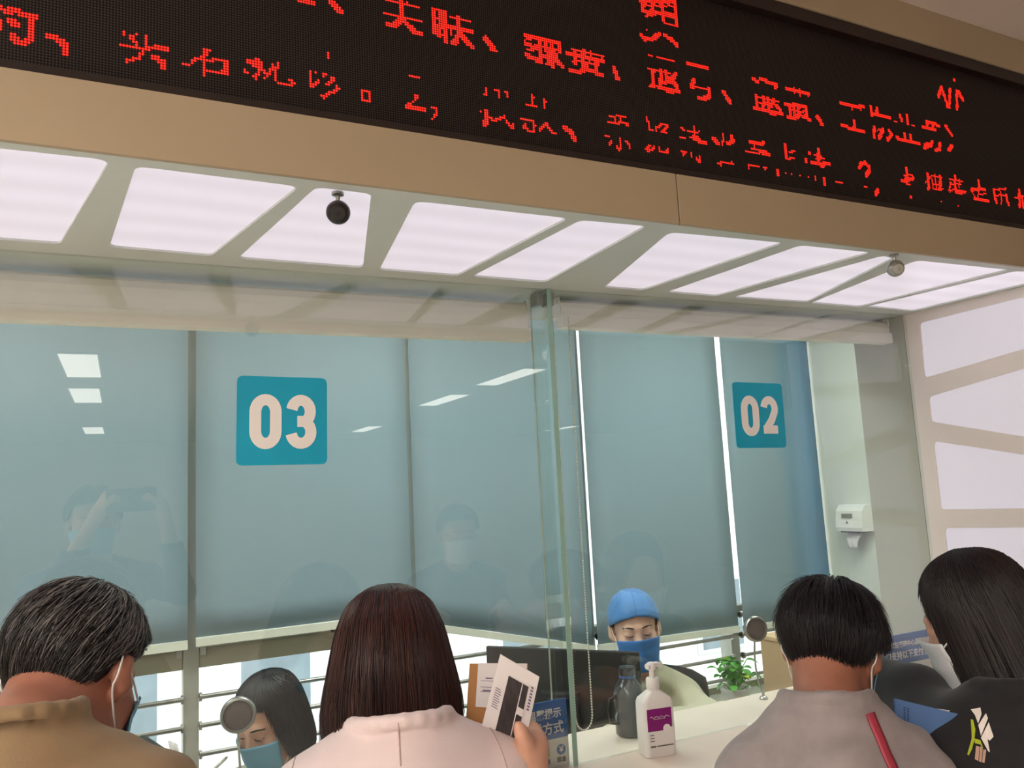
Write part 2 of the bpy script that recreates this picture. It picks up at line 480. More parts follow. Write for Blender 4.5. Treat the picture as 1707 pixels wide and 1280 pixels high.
# ------------------------------------------------------------------ hall and room lamps
seen = [(-.28, -3.3, 'nearest strip light of the left row, mirrored highest at the left of the glass'), (-.31, -5.02, 'middle strip light of the left row mirrored in the glass'),
        (-.36, -8.78, 'farthest strip light of the left row, smallest at the left of the glass'),
        (3.22, -3.5, 'nearest strip light of the right row, mirrored beside the glass joint'), (3.26, -5.32, 'middle strip light of the right row mirrored in the glass'),
        (3.45, -9.2, 'farthest strip light of the right row, mirrored right of the 03 sign'), (7.3, -9.7, 'strip light mirrored across the bead chain')]
more = [(-1.3, -.3), (-1.3, -1.9), (-1.3, -3.5), (-3.0, -.3), (-3.0, -1.9), (-3.0, -3.5), (-3.0, -5.1), (-4.7, -.3), (-4.7, -1.9)]  # extra lamps outside the mirrored view, added to brighten the hall
def lamp(x, y, label, z=HZ, w=.115, l=.53, m='panel_glow', group='hall strip lights'):
    t = thing('ceiling_light', label, 'ceiling light', (x, y, z), group=group)
    MB().box((x - w, y - l, z - .012), (x + w, y + l, z - .004), .001).build('diffuser', M[m], t)
    fr = MB()
    for a, b in (((x - w - .012, y - l - .012), (x - w, y + l + .012)), ((x + w, y - l - .012), (x + w + .012, y + l + .012)), ((x - w, y - l - .012), (x + w, y - l)), ((x - w, y + l), (x + w, y + l + .012))):
        fr.box((a[0], a[1], z - .014), (b[0], b[1], z))
    fr.build('frame', M['white_plastic'], t)
for x, y, lab in seen: lamp(x, y, lab)
for x, y in more: lamp(x, y, 'added unseen strip light brightening the waiting side of the hall', l=.6, w=.15, m='added_hall_glow', group='added hall lights out of view')
for x in (-.6, .9, 2.4): lamp(x, 2.14, 'ceiling light inside the clerks\' room above the desk', 2.60, .3, .27, 'added_room_glow', 'added room lights out of view')  # lamps hidden above the cassettes, added to light the blinds and clerks

# ------------------------------------------------------------------ LED display
def led_material():
    m = mat('led_face', srgb(26, 20, 20), .45, spec=.18)
    nt = m.node_tree; b = nt.nodes['Principled BSDF']
    tc = nt.nodes.new('ShaderNodeTexCoord')
    sp = nt.nodes.new('ShaderNodeSeparateXYZ'); nt.links.new(tc.outputs['Object'], sp.inputs[0])
    def math_(op, a, b_=None, c=None):
        n = nt.nodes.new('ShaderNodeMath'); n.operation = op
        for i, v in enumerate((a, b_, c)):
            if v is None: continue
            if hasattr(v, 'links'): nt.links.new(v, n.inputs[i])
            else: n.inputs[i].default_value = v
        return n.outputs[0]
    fx = math_('SUBTRACT', math_('FRACT', math_('DIVIDE', sp.outputs['X'], PITCH)), .5)
    fz = math_('SUBTRACT', math_('FRACT', math_('DIVIDE', sp.outputs['Z'], PITCH)), .5)
    d = math_('SQRT', math_('ADD', math_('MULTIPLY', fx, fx), math_('MULTIPLY', fz, fz)))
    k = math_('LESS_THAN', d, .3)
    mx = nt.nodes.new('ShaderNodeMix'); mx.data_type = 'RGBA'
    nt.links.new(k, mx.inputs['Factor'])
    mx.inputs['A'].default_value = srgb(20, 15, 15); mx.inputs['B'].default_value = srgb(66, 57, 52)
    nt.links.new(mx.outputs['Result'], b.inputs['Base Color'])
    rr = math_('MULTIPLY_ADD', k, -.2, .6)
    nt.links.new(rr, b.inputs['Roughness'])
    return m
PITCH = .00375
LED_Y = FY + .022
LED0, LED1 = 2.226, 2.584
led = thing('led_display', 'long black LED display board with red dot-matrix writing', 'display', (0, FY + .03, 2.2))
face = MB().box((LX + .02, 0, LED0 - 2.2), (CORNER + 1.4, .02, LED1 - 2.2))
fo = face.build('screen', led_material(), None)
fo.parent = led; fo.location = (0, LED_Y - (FY + .03), 0)
fr = MB().box((LX, FY + .004, 2.2145), (CORNER + 1.45, FY + .06, LED0), .001)
fr.box((LX, FY + .004, LED1), (CORNER + 1.45, FY + .06, 2.6115), .001)
fr.build('frame', M['dark_metal'], led)
STROKES = [
 (0, 0, 5.69, "2|75,125 120,100 330,165;2|290,165 285,380 210,420 120,350;2|110,200 150,235;140,75 110,105;2|0,60 8,80;5,200 5,285;2|470,340 540,365 620,430 620,495;1170,290 1170,320;1300,325 1225,370 1270,380 1300,420 1300,440;1130,435 1270,455 1590,470;1480,440 1590,455;1395,340 1395,440 1360,480 1330,540 1260,570 1190,580;2|1450,540 1500,560 1550,610 1550,640"),
 (300, 0, 5.69, "220,460 290,475;270,470 260,520 160,555;230,465 225,705;40,615 90,620 160,550 230,560 420,585;400,570 440,575 440,705;460,600 460,640;230,675 440,705;410,580 410,700;650,560 780,590;715,550 770,610 650,590 700,630 780,610;745,610 745,710 700,720 715,755;625,665 630,690;770,650 800,690;800,745 860,690 880,610;880,605 905,690 910,760 940,800 1050,815 1080,795 1045,760;935,610 940,650 880,640;1405,510 1405,545;1225,670 1240,830 1315,765;1280,685;1360,720 1380,705;1440,735 1470,745 1385,805;1490,815 1500,850 1420,885 1370,925 1335,915;2|1145,5 1250,30;2|1440,20 1525,115"),
 (600, 0, 5.817, "245,5 570,80;455,20 470,40;225,115 600,205;2|410,20 410,150 380,200 340,260 280,245;2|350,230 410,180 470,250 530,305 600,320;2|710,95 715,320;2|770,100 775,340;2|825,115 840,400;710,95 830,115;720,170 830,190;720,230 830,260;705,320 790,345;870,155 1065,200;2|950,180 955,270;2|860,265 1090,315;2|960,280 940,400 890,415;2|970,320 1030,400 1095,460;870,280 880,340;3|1215,370 1300,490;10,880 95,895 100,980 10,965 10,880;485,740 575,755;530,930 560,935 510,990 455,1030;455,1020 630,1055;455,1045 630,1080;690,1050 740,1060 750,1100 700,1160"),
 (790, 50, 5.817, "115,555 115,630 90,620;210,590 240,600 240,650;300,605 330,620 330,640;555,630 560,720;580,660;515,715 600,735;680,675 680,755;700,705;2|495,60 830,125;2|500,130 620,190;500,95 610,80;510,185 640,200;2|505,240 560,265 640,310;2|640,100 640,300;2|700,110 720,330;2|750,120 760,350;2|820,130 830,210;2|780,210 800,300 860,355;600,150 800,190;2|650,240 790,280;690,320 760,360;955,185 1250,255;2|910,235 1250,300;1240,250 1245,310;2|980,215 985,330;2|1060,200 1050,330;1130,215 1120,300;960,300 1200,340;2|1190,320 1190,380;2|940,385 1010,415 1080,380 1100,330;2|1110,380 1240,440;2|1350,360 1395,480;70,790;2|120,795 130,870 105,915;160,850 200,885 290,840;290,825 320,900 390,960;385,910 390,960 340,930;455,860 570,880 580,990;505,910 480,950;500,960 575,985;600,930;630,985 700,905 740,980 800,1005;2|880,950 940,985 970,1060"),
 (990, 0, 5.817, "2|450,10 790,20;2|460,10 470,110;2|570,0 560,150;2|650,0 670,190;2|790,10 790,110;460,55 780,60;2|470,105 800,165;500,150 560,160;2|800,160 805,250;2|680,130 800,160;690,230 790,245;2|460,340 490,380 560,380 640,330;520,300;2|690,345 750,385 800,435;530,540 570,545;615,550 780,590;2|905,620 1105,670;520,665 620,690;2|575,680 580,830;2|640,680 650,830;540,830 620,840;2|700,700 700,790;650,690 740,710;2|790,720 740,790 680,800;2|740,760 810,850;2|620,845 830,895;700,890 770,905;2|965,780 950,840;945,845 1120,870;2|1120,870 1110,960 1010,940;2|1255,890 1320,995"),
 (990, 150, 7.1125, "190,300 240,315 250,370;260,290 365,310;315,300 320,370;175,380 300,405;290,375 410,395 410,430 370,400;145,545 185,555;205,605 180,650 210,635;310,580 325,670 295,710 270,670;370,610 430,650 430,685;615,330 650,390 650,465 700,475;735,430 735,490;735,430 790,435;790,410 870,425 820,480 850,500 795,490;620,695 650,740 660,660;710,665 690,720 640,690;770,685 780,735 870,750;880,695 860,730;1040,455 1070,475;1025,555 1075,570;1185,440 1185,560;1120,490 1255,500;1140,560 1240,545;2|1185,590 1330,620;1040,720 1090,735 1050,780;1160,750 1150,800;1210,800 1260,865 1250,775;2|1420,575 1475,640;1530,515 1525,660;2|1625,560 1645,600 1590,640;1465,870 1515,890 1510,860 1650,880 1625,850"),
 (1200, 100, 5.567, "2|310,175 345,205;2|380,185 525,220 515,265;2|615,265 820,320;690,260 690,300;740,270 740,330;810,300 815,340;2|340,340 345,450;2|400,350 405,460;330,345 540,380;2|450,360 450,440;2|500,370 470,430;2|510,420 560,460;2|320,450 570,500;470,500 520,510;340,395 500,410;2|610,405 800,440;2|640,420 650,530;2|680,430 690,500;2|730,440 725,520;2|800,450 800,530;2|630,530 690,545 740,500;2|770,520 840,560;640,470 800,480;3|905,530 950,600;2|1125,400 1330,440;1220,420 1225,460;1310,440 1310,465;2|1135,610 1336,670;2|1240,565 1245,630;2|275,765 405,775;320,775 315,830;235,840 360,865;2|370,850 450,880;300,830 430,850;260,970 310,985;320,980 360,985;405,995 435,1000;415,1000 420,1020;265,985 270,1000;2|610,795 615,910;620,910 695,920;640,860 690,845;2|825,860;2|800,920 805,945;2|910,835 915,930;880,880 940,890;890,920 960,915;2|850,950 1015,970;930,985 965,992;2|540,1030 540,1060;615,1050;670,1060;740,1070;825,1080;885,1080 890,1115;2|965,1105 970,1150;1080,1130 1135,1135"),
 (1390, 110, 5.333, "2|330,370 330,430;2|380,380 380,440;2|330,420 500,465;540,490 560,490;2|590,435 600,490;2|650,445 655,515;690,520 715,530;2|820,490 930,530;2|790,545 900,570;2|830,500 830,550;2|880,510 880,570;2|990,530 1050,620;2|1050,710 1020,750;2|355,545 360,630;2|440,560 400,640;390,570 410,560;2|490,570 510,610 480,655;2|560,640 760,690;2|625,605 630,660;2|675,620 685,680;2|870,670 870,700 800,730;2|810,700 850,690;2|940,690 940,740 900,750;2|1065,120;2|960,185 925,270;2|970,230 1010,360;2|1030,210 1025,370;2|1090,225 1095,385;2|1110,235 1150,310;2|225,910 240,870 275,860 315,900 310,940 285,970;270,1070 295,1070;2|390,1105 370,1140;2|645,905 650,1050;625,970 700,970;2|600,1025 700,1000;660,1050 680,1060;2|680,1160"),
 (1490, 240, 7.866, "2|445,400 455,590;410,510 480,430;500,450 510,590;540,400 560,600;500,420 620,440;2|610,430 600,600;520,530 620,540;530,600 650,590;725,455 900,500;2|800,430 800,560;730,520 880,530;740,500 730,620;720,600 900,610;860,470 850,560;2|810,640 930,630;870,660 940,620;2|1110,490 1120,560;2|1010,600 1190,590;1010,610 1080,720;1110,620 1100,720;1120,650 1200,660;2|1060,720 1240,750;2|1310,600 1340,770;1320,600 1470,590;1400,620 1410,780;1330,670 1470,680;2|1470,680 1500,790;2|1640,600 1650,830;1590,710 1700,680;2|1680,700 1690,820;840,820;625,745"),
]
lit = set()
for ox, oy, sc_, txt in STROKES:
    for st in txt.split(';'):
        w = 1
        if '|' in st: w, st = int(st[0]), st[2:]
        pts = [tuple(float(c) for c in p.split(',')) for p in st.split()]
        ws = [on(ox + x / sc_, oy + y / sc_, 1, LED_Y) for x, y in pts]
        segs = list(zip(ws, ws[1:])) or [(ws[0], ws[0])]
        for a, b in segs:
            n = max(1, int((b - a).length / (PITCH * .35)))
            for k in range(n + 1):
                p = a.lerp(b, k / n)
                for ox_, oz_ in (((0, 0),) if w == 1 else ((0, 0), (1, 0), (0, 1), (1, 1)) if w == 2 else ((0, 0), (1, 0), (-1, 0), (0, 1))):
                    lit.add((math.floor(p.x / PITCH - (.5 if w == 2 else 0)) + ox_, math.floor((p.z - 2.2) / PITCH - (.5 if w == 2 else 0)) + oz_))
dots = MB()
for i, k in lit:
    x, z = (i + .5) * PITCH, (k + .5) * PITCH + 2.2
    if not (LED0 + .003 < z < LED1 - .003): continue
    ring = [(x + .0017 * math.cos(q * PI / 4), LED_Y - .0004, z + .0017 * math.sin(q * PI / 4)) for q in range(8)]
    ring2 = [(x + .0008 * math.cos(q * PI / 4), LED_Y - .0012, z + .0008 * math.sin(q * PI / 4)) for q in range(8)]
    dots.add(ring + ring2, [(q, (q + 1) % 8, 8 + (q + 1) % 8, 8 + q) for q in range(8)] + [tuple(range(8, 16))])
red = mat('led_red', srgb(120, 10, 10), .4, emit=(1.0, .014, .006, 1), strength=LED_LIGHT)
ld = dots.build('lit_characters', red, led)
tag(ld, 'red lit Chinese characters, broken by the scan', kind='stuff')

# ------------------------------------------------------------------ window-number stickers on the glass
def ribbon(mb, pts, hw, off, closed):
    off = Vector(off); n = len(pts); nrm = off.normalized(); L = []; Rr = []
    for i, p in enumerate(pts):
        t = (pts[(i + 1) % n] - pts[i - 1]) if closed else (pts[min(i + 1, n - 1)] - pts[max(i - 1, 0)])
        s = t.normalized().cross(nrm) * hw
        L.append(p - s); Rr.append(p + s)
    for i in range(n if closed else n - 1):
        j = (i + 1) % n
        mb.prism([L[i], Rr[i], Rr[j], L[j]], off)
def arc(cx, cy, rx, ry, a0, a1, n=14):
    return [(cx + rx * math.cos(R(a0 + (a1 - a0) * k / n)), cy + ry * math.sin(R(a0 + (a1 - a0) * k / n))) for k in range(n + 1)]
DW = .0185
DIGITS = {'0': [(arc(0, .018, DW, .023, 0, 180) + arc(0, -.018, DW, .023, 180, 360), True)],
          '3': [(arc(0, .0195, DW * .94, .0215, 170, -62), False), (arc(0, -.0195, DW, .0215, 66, -170), False), ([(-.007, .0005), (.009, .0005)], False)],
          '2': [(arc(0, .0195, DW, .0215, 172, -28) + [(.006, -.010), (-.010, -.028), (-.0135, -.036)], False), ([(-.024, -.0345), (.024, -.0345)], False)]}
def sticker(px, py, digits, lab):
    c = on(px, py, 1, GY - .001)
    t = thing('number_sign', lab, 'sign', c)
    h = .083
    poly = rounded([(-h, -h), (h, -h), (h, h), (-h, h)], .012)
    rot = Matrix.Rotation(R(1.0), 4, 'Y') @ FACE_MINUS_Y
    bmx = MB().prism([rot @ Vector((p.x, p.y, 0)) for p in poly], (0, -.0008, 0))
    bmx.build('plate', M['sign_teal'], t, world=False)
    dm = MB()
    for ch, xo in zip(digits, (-.0315, .0335)):
        for q_, (path, closed) in enumerate(DIGITS[ch]): ribbon(dm, [rot @ Vector((xo + x, y - .002, 0)) + Vector((0, -.0009 - .0002 * q_, 0)) for x, y in path], .0105, (0, -.0006, 0), closed)
    dm.build('digits', M['white_ink'], t, world=False)
sticker(471.5, 701, '03', 'teal square number sign reading 03 on the left glass pane')
sticker(1266, 692, '02', 'teal square number sign reading 02 near the pale side wall')

# ------------------------------------------------------------------ payment notices standing on the ledge behind the glass
M['wechat_green'] = mat('icon_green', srgb(120, 180, 60), .5)
def notice(x0, x1, lines, lab, icons):
    y = GY + .016
    t = thing('payment_notice', lab, 'sign', ((x0 + x1) / 2, y, LZ))
    MB().box((x0, y, LZ + .058), (x1, y + .004, LZ + .135), .001).build('blue_panel', M['sign_blue'], t)
    MB().box((x0, y, LZ), (x1, y + .004, LZ + .0575), .001).build('white_panel', M['white_plastic'], t)
    MB().box((x0, y + .004, LZ), (x1, y + .05, LZ + .003), .001).build('foot', M['white_plastic'], t)
    for body, size, xc, zc, al in lines:
        me = text_mesh(body, size, .0003, .0004, .95, al)
        me.transform(Matrix.Translation((xc, y - .0004, LZ + zc)) @ FACE_MINUS_Y)
        link_mesh('lettering', me, M['white_ink'], t)
    for xc, col, ch in icons:
        o = MB().lathe([(.0105, 0), (.0105, .001)], (xc, y, LZ + .034), 24, Matrix.Rotation(R(90), 4, 'X')) if col == 'sign_blue' else MB().box((xc - .0095, y - .001, LZ + .025), (xc + .0095, y, LZ + .043))
        o.build('icon', M[col], t)
        me = text_mesh(ch[0], .017, .0003, .0003)
        me.transform(Matrix.Translation((xc, y - .0014, LZ + .034)) @ FACE_MINUS_Y)
        link_mesh('icon_mark', me, M['white_ink'], t)
        me = text_mesh(ch[1], .0115, .0003, .0002)
        me.transform(Matrix.Translation((xc, y - .0004, LZ + .014)) @ FACE_MINUS_Y)
        link_mesh('lettering', me, M['black_plastic'], t)
notice(.60, .852, [('温馨提示', .021, .838, .108, 'RIGHT'), ('支付方式', .0265, .842, .078, 'RIGHT')],
       'blue payment notice behind the glass beside the joint, partly hidden by raised papers',
       [(.795, 'wechat_green', ('●', '微信')), (.833, 'sign_blue', ('￥', '现金'))])
notice(1.775, 2.035, [('北京市医院管理中心温馨提示', .0165, 1.912, .108, 'CENTER'), ('本窗口支持以下支付方式', .0225, 1.908, .08, 'CENTER')],
       'blue payment notice at the right end of the ledge by the side wall', [])

# ------------------------------------------------------------------ blind cassettes just behind the glass
def cassette(x0, x1, y0, y1, z0, z1, lab):
    t = thing('blind_cassette', lab, 'blind', ((x0 + x1) / 2, (y0 + y1) / 2, z1), group='white blind cassettes behind the glass')
    prof = []
    for k in range(9):
        a = PI / 2 * k / 8
        prof.append((y0 + .03 - .03 * math.sin(a) if False else y0 + (1 - math.sin(a)) * .022, z0 + .03 + (z1 - z0 - .03) * (1 - 0) - (1 - math.cos(a)) * .03 if False else z1 - (1 - math.cos(a)) * 0 - (.0)))
    poly = [(y0 + .02, z1), (y0 + .008, z1 - .008), (y0 + .002, z1 - .022), (y0, z1 - .04), (y0, z0 + .03), (y1, z0 + .03), (y1, z1)]
    MB().prism([(x0, y, z) for y, z in poly], (x1 - x0, 0, 0)).build('housing', M['cassette'], t)
    MB().box((x0, y0 - .004, z0), (x1 + .004, y0 + .03, z0 + .03), .002).build('lower_rail', M['cassette'], t)
    for x in (x0 - .006, x1 + .001):
        MB().box((x, y0 + .004, z0 + .034), (x + .005, y1, z1 + .004), .001).build('end_cap', M['white_plastic'], t)
    return t
cassette(LX + .02, .838, 1.59, 1.66, 2.018, 2.112, 'white roller blind cassette across the top of the 03 window')
c2 = cassette(.915, 2.03, 1.565, 1.635, 2.048, 2.118, 'white roller blind cassette across the top of the 02 window')
def beads(path, r=.0022, step=.0058):
    b = MB(); acc = 0.0
    th = MB()
    for a, q in zip(path, path[1:]):
        a, q = Vector(a), Vector(q)
        L = (q - a).length
        while acc < L:
            p = a.lerp(q, acc / L)
            b.ball(p, r, seg=8, rings=5)
            acc += step
        acc -= L
    b.tube(path, .0006, 5)
    return b
pts = []
xa, xb, zt, zb = .884, .926, 2.07, 1.185
for k in range(2): pts.append((xb, 1.556, zt + (zb - zt) * k))
for k in range(1, 9):
    a = PI * k / 9
    pts.append(((xa + xb) / 2 + (xb - xa) / 2 * math.cos(a), 1.556, zb - .03 * math.sin(a)))
pts += [(xa, 1.556, zb), (xa, 1.556, zt)]
ch = beads(pts).build('bead_chain', M['chain'])
tag(ch, 'long white bead pull chain hanging behind the glass joint', 'chain')

# ------------------------------------------------------------------ window blinds
def blind_material():
    m = bpy.data.materials.new('blind_cloth'); m.use_nodes = True
    nt = m.node_tree; b = nt.nodes['Principled BSDF']
    out = nt.nodes['Material Output']
    b.inputs['Roughness'].default_value = .85
    tc = nt.nodes.new('ShaderNodeTexCoord')
    t = nt.nodes.new('ShaderNodeTexNoise'); t.inputs['Scale'].default_value = 350; t.inputs['Detail'].default_value = 2
    nt.links.new(tc.outputs['Object'], t.inputs['Vector'])
    r = nt.nodes.new('ShaderNodeValToRGB')
    r.color_ramp.elements[0].color = srgb(142, 162, 174); r.color_ramp.elements[1].color = srgb(154, 174, 186)
    nt.links.new(t.outputs['Fac'], r.inputs['Fac']); nt.links.new(r.outputs['Color'], b.inputs['Base Color'])
    tl = nt.nodes.new('ShaderNodeBsdfTranslucent'); nt.links.new(r.outputs['Color'], tl.inputs['Color'])
    mx = nt.nodes.new('ShaderNodeMixShader'); mx.inputs[0].default_value = .18
    nt.links.new(b.outputs[0], mx.inputs[1]); nt.links.new(tl.outputs[0], mx.inputs[2]); nt.links.new(mx.outputs[0], out.inputs['Surface'])
    return m
M['blind'] = blind_material()
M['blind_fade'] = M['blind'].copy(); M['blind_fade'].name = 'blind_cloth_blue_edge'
nt = M['blind_fade'].node_tree                      # base colour blends to blue towards this blind's right edge
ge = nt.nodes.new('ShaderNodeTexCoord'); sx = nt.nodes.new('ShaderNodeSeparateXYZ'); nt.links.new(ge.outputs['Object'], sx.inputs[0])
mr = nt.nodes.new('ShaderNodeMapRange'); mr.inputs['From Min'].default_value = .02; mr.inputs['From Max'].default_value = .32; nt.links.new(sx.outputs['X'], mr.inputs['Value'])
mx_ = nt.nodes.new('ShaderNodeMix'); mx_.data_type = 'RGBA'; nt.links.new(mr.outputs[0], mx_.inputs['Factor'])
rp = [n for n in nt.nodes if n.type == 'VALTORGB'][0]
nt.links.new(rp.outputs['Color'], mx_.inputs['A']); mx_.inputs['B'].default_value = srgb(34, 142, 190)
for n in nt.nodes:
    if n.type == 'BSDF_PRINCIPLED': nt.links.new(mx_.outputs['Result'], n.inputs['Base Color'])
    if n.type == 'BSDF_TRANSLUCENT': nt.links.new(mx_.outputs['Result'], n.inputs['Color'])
M['hem'] = mat('blind_hem', srgb(220, 218, 205), .6, noise=.02, nscale=20)
blind_specs = [(LX + .02, -1.425, 1.2, 1.2, 'window blind at the far left'), (-1.395, -.61, 1.21, 1.21, 'window blind left of the photo edge'),
               (-.58, .205, 1.215, 1.215, 'pale blue roller blind behind the grey-haired man'),
               (.232, 1.022, 1.22, 1.22, 'pale blue roller blind behind the 03 sign'),
               (1.041, 1.835, 1.18, .985, 'pale blue roller blind left of the glass joint, its hem hanging crooked'),
               (1.860, 2.648, .985, .97, 'pale blue roller blind behind the clerk in the blue cap'),
               (2.682, RX - .01, .965, .965, 'pale blue roller blind behind the 02 sign, beside the white wall')]
for x0, x1, za, zb_, lab in blind_specs:
    t = thing('roller_blind', lab, 'blind', ((x0 + x1) / 2, 3.04, 2.5), group='pale blue blinds on the window wall')
    nx, nz = 9, 14
    grid = []
    for j in range(nz):
        row = []
        for i in range(nx):
            u = i / (nx - 1); v = j / (nz - 1)
            zl = za + (zb_ - za) * u
            row.append((x0 + (x1 - x0) * u, 3.04 + .003 * math.sin(u * 7 + v * 3), 2.48 + (zl - 2.48) * v))
        grid.append(row)
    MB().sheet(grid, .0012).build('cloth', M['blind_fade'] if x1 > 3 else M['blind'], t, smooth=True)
    MB().prism([(x0, 3.028, za - .002), (x1, 3.028, zb_ - .002), (x1, 3.028, zb_ - .03), (x0, 3.028, za - .03)], (0, .022, 0)).build('hem_bar', M['hem'], t)
    MB().tube([(x0, 3.05, 2.485), (x1, 3.05, 2.485)], .02, 14).build('roller', M['hem'], t)

# ------------------------------------------------------------------ small things on and around the counter
def ball_camera(px, py, lab, turn):
    p = on(px, py - 16, 2, CZ)
    t = thing('ball_camera', lab, 'camera', (p.x, p.y, CZ))
    MB().lathe([(.009, 0), (.009, -.004), (.0035, -.006), (.003, -.014)], p, 18).build('mount', M['steel'], t)
    c = Vector((p.x, p.y, CZ - .03))
    body = MB().ball(c, .0175)
    body.build('ball', M['dark_metal'] if turn == 0 else M['steel'], t, smooth=True)  # dark ball carries its backlit shade in the colour, pale one is lit
    d = Vector((-.5, -.8, -.3)).normalized() if turn else Vector((-.2, -.9, -.4)).normalized()
    q = d.to_track_quat('Z', 'Y').to_matrix().to_4x4()
    MB().lathe([(.011, .0125), (.011, .0165), (.0095, .018), (.003, .0182), (.0025, .0165)], c, 24, q).build('lens_ring', M['black_plastic'] if turn == 0 else M['aluminium'], t)
ball_camera(563, 337, 'small dark ball camera hanging from the canopy above the 03 window', 0)
ball_camera(1490, 440, 'small pale ball camera hanging from the canopy above the 02 window', 1)
mesh_grille = mat('mic_grille', srgb(120, 110, 108), .45, metal=.6, bump=.6, bscale=900)
def gooseneck(cx, base, lab, face):
    """a round microphone head on a thin stalk that stands on the inner ledge"""
    c = Vector(cx); b = Vector(base)
    t = thing('microphone', lab, 'microphone', b)
    MB().lathe([(.011, 0), (.011, .004), (.008, .007), (.004, .009), (.003, .02)], b, 24).build('base', M['steel'], t)
    pts = [b + Vector((0, 0, .012))]
    for k in range(1, 7):
        u = k / 6
        p = b.lerp(c + Vector((0, .006, -.03)), u); p.y += .012 * math.sin(PI * u)
        pts.append(p)
    MB().tube(pts, .0023, 10).build('stalk', M['steel'], t, smooth=True)
    q = Vector(face).normalized().to_track_quat('Z', 'Y').to_matrix().to_4x4()
    MB().lathe([(.012, -.012), (.03, -.010), (.033, -.004), (.033, .006), (.031, .009), (.027, .0095), (.0255, .007), (.0255, .004)], c, 40, q).build('head', M['steel'], t, angle=35)
    MB().lathe([(.0256, .0035), (.0256, .0052), (.0215, .0062), (.0, .0062)], c, 40, q).build('grille', mesh_grille, t)
gooseneck(on(397, 1191, 1, 1.665), (on(397, 1191, 1, 1.665).x + .01, 1.665, LZ), 'round silver microphone in front of the seated clerk with black bob', (-.15, -1, .1))
gooseneck(on(1259, 1048, 1, 1.665), (1.515, 1.665, LZ), 'round silver microphone on a thin stalk left of the short-haired woman', (-.2, -1, .06))

# hand sanitizer
purple = mat('label_purple', srgb(128, 20, 110), .4)
def sanitizer():
    b = on(1096, 1256, 2, LZ)
    t = thing('sanitizer_bottle', 'white pump bottle of hand sanitizer with purple label on the ledge', 'bottle', (b.x, b.y, LZ), R(-10))
    def ring(w, d, z, r, n=6):
        return [Vector((p.x, p.y, z)) for p in rounded([(-w, -d), (w, -d), (w, d), (-w, d)], r, n)]
    secs = [ring(.034, .022, .0, .012), ring(.0365, .0245, .003, .013), ring(.037, .025, .06, .013), ring(.0365, .0245, .108, .013), ring(.034, .022, .117, .013), ring(.017, .014, .130, .01), ring(.0125, .0125, .133, .0124), ring(.0125, .0125, .138, .0124)]
    n = len(secs[0]); mb = MB()
    vs = [v for s in secs for v in s]
    fs = [(i * n + k, i * n + (k + 1) % n, (i + 1) * n + (k + 1) % n, (i + 1) * n + k) for i in range(len(secs) - 1) for k in range(n)]
    fs += [tuple(range(n - 1, -1, -1)), tuple(range((len(secs) - 1) * n, len(secs) * n))]
    mb.add(vs, fs).build('body', M['white_plastic'], t, world=False, angle=40)
    MB().lathe([(.014, .137), (.0145, .139), (.014, .156), (.0125, .158), (.006, .159), (.0055, .170), (.0055, .176)], (0, 0, 0), 28).build('collar', M['white_plastic'], t, world=False, angle=40)
    pm = MB().lathe([(.008, .174), (.010, .177), (.010, .187), (.008, .19), (.0, .191)], (0, 0, 0), 24)
    pm.tube([(0, 0, .183), (.014, .006, .184), (.026, .012, .180), (.030, .014, .174)], [.0062, .0058, .005, .0045], 12)
    pm.tube([(-.002, 0, .183), (-.013, -.004, .183)], [.0075, .0065], 12)
    pm.build('pump_head', M['white_plastic'], t, world=False, angle=40)
    y = -.0253
    MB().prism([(-.030, y, .100), (.027, y, .100), (.027, y, .060), (.016, y, .058), (.004, y, .0545), (-.030, y, .0545)], (0, -.0005, 0)).build('label', purple, t, world=False)
    MB().lathe([(.0085, 0), (.0085, .0009)], (.014, y - .0001, .058), 24, Matrix.Rotation(R(90), 4, 'X')).build('badge', M['white_plastic'], t, world=False)
    w = MB()
    w.tube([(-.024 + .0042 * k, y - .0012, .083 + .0022 * math.sin(k * 2.2)) for k in range(12)], .0005, 5)
    w.tube([(-.016 + .004 * k, y - .0012, .079 + .0008 * math.sin(k * 3)) for k in range(8)], .0004, 5)
    w.build('script_mark', M['white_ink'], t, world=False)
    d = MB()
    for z in (.046, .040, .034):
        d.box((-.026, y - .0006, z), (-.016, y, z + .0016))
    d.box((-.026, y - .0006, .022), (-.014, y, .0252)).box((-.012, y - .0006, .0225), (.027, y, .0246))
    d.build('small_print', mat('print_grey', srgb(90, 85, 90), .6), t, world=False)
sanitizer()
# dark water bottle behind the glass
def jug():
    b = on(1052, 1224, 2, LZ)
    smoke = mat('smoky_plastic', srgb(40, 40, 44), .18, spec=.6, noise=.08, nscale=20)
    t = thing('water_bottle', 'dark smoky water bottle with blue cap ring behind the glass', 'bottle', (b.x, b.y, LZ))
    prof = [(.030, 0), (.0345, .004), (.0345, .045), (.032, .05), (.0325, .06), (.0355, .066), (.0355, .092), (.031, .108), (.022, .122), (.017, .127), (.017, .131)]
    MB().lathe(prof, (0, 0, 0), 36).build('body', smoke, t, world=False, angle=50)
    MB().lathe([(.0195, .129), (.0195, .1335), (.0185, .134)], (0, 0, 0), 32).build('cap_ring', M['sign_blue'], t, world=False)
    MB().lathe([(.0185, .134), (.019, .136), (.019, .150), (.017, .153), (.0, .154)], (0, 0, 0), 32).build('cap', M['black_plastic'], t, world=False)
    MB().tube([(-.034, 0, .09), (-.052, 0, .086), (-.056, 0, .06), (-.052, 0, .034), (-.033, 0, .03)], .004, 10).build('handle', M['black_plastic'], t, world=False, smooth=True)
jug()
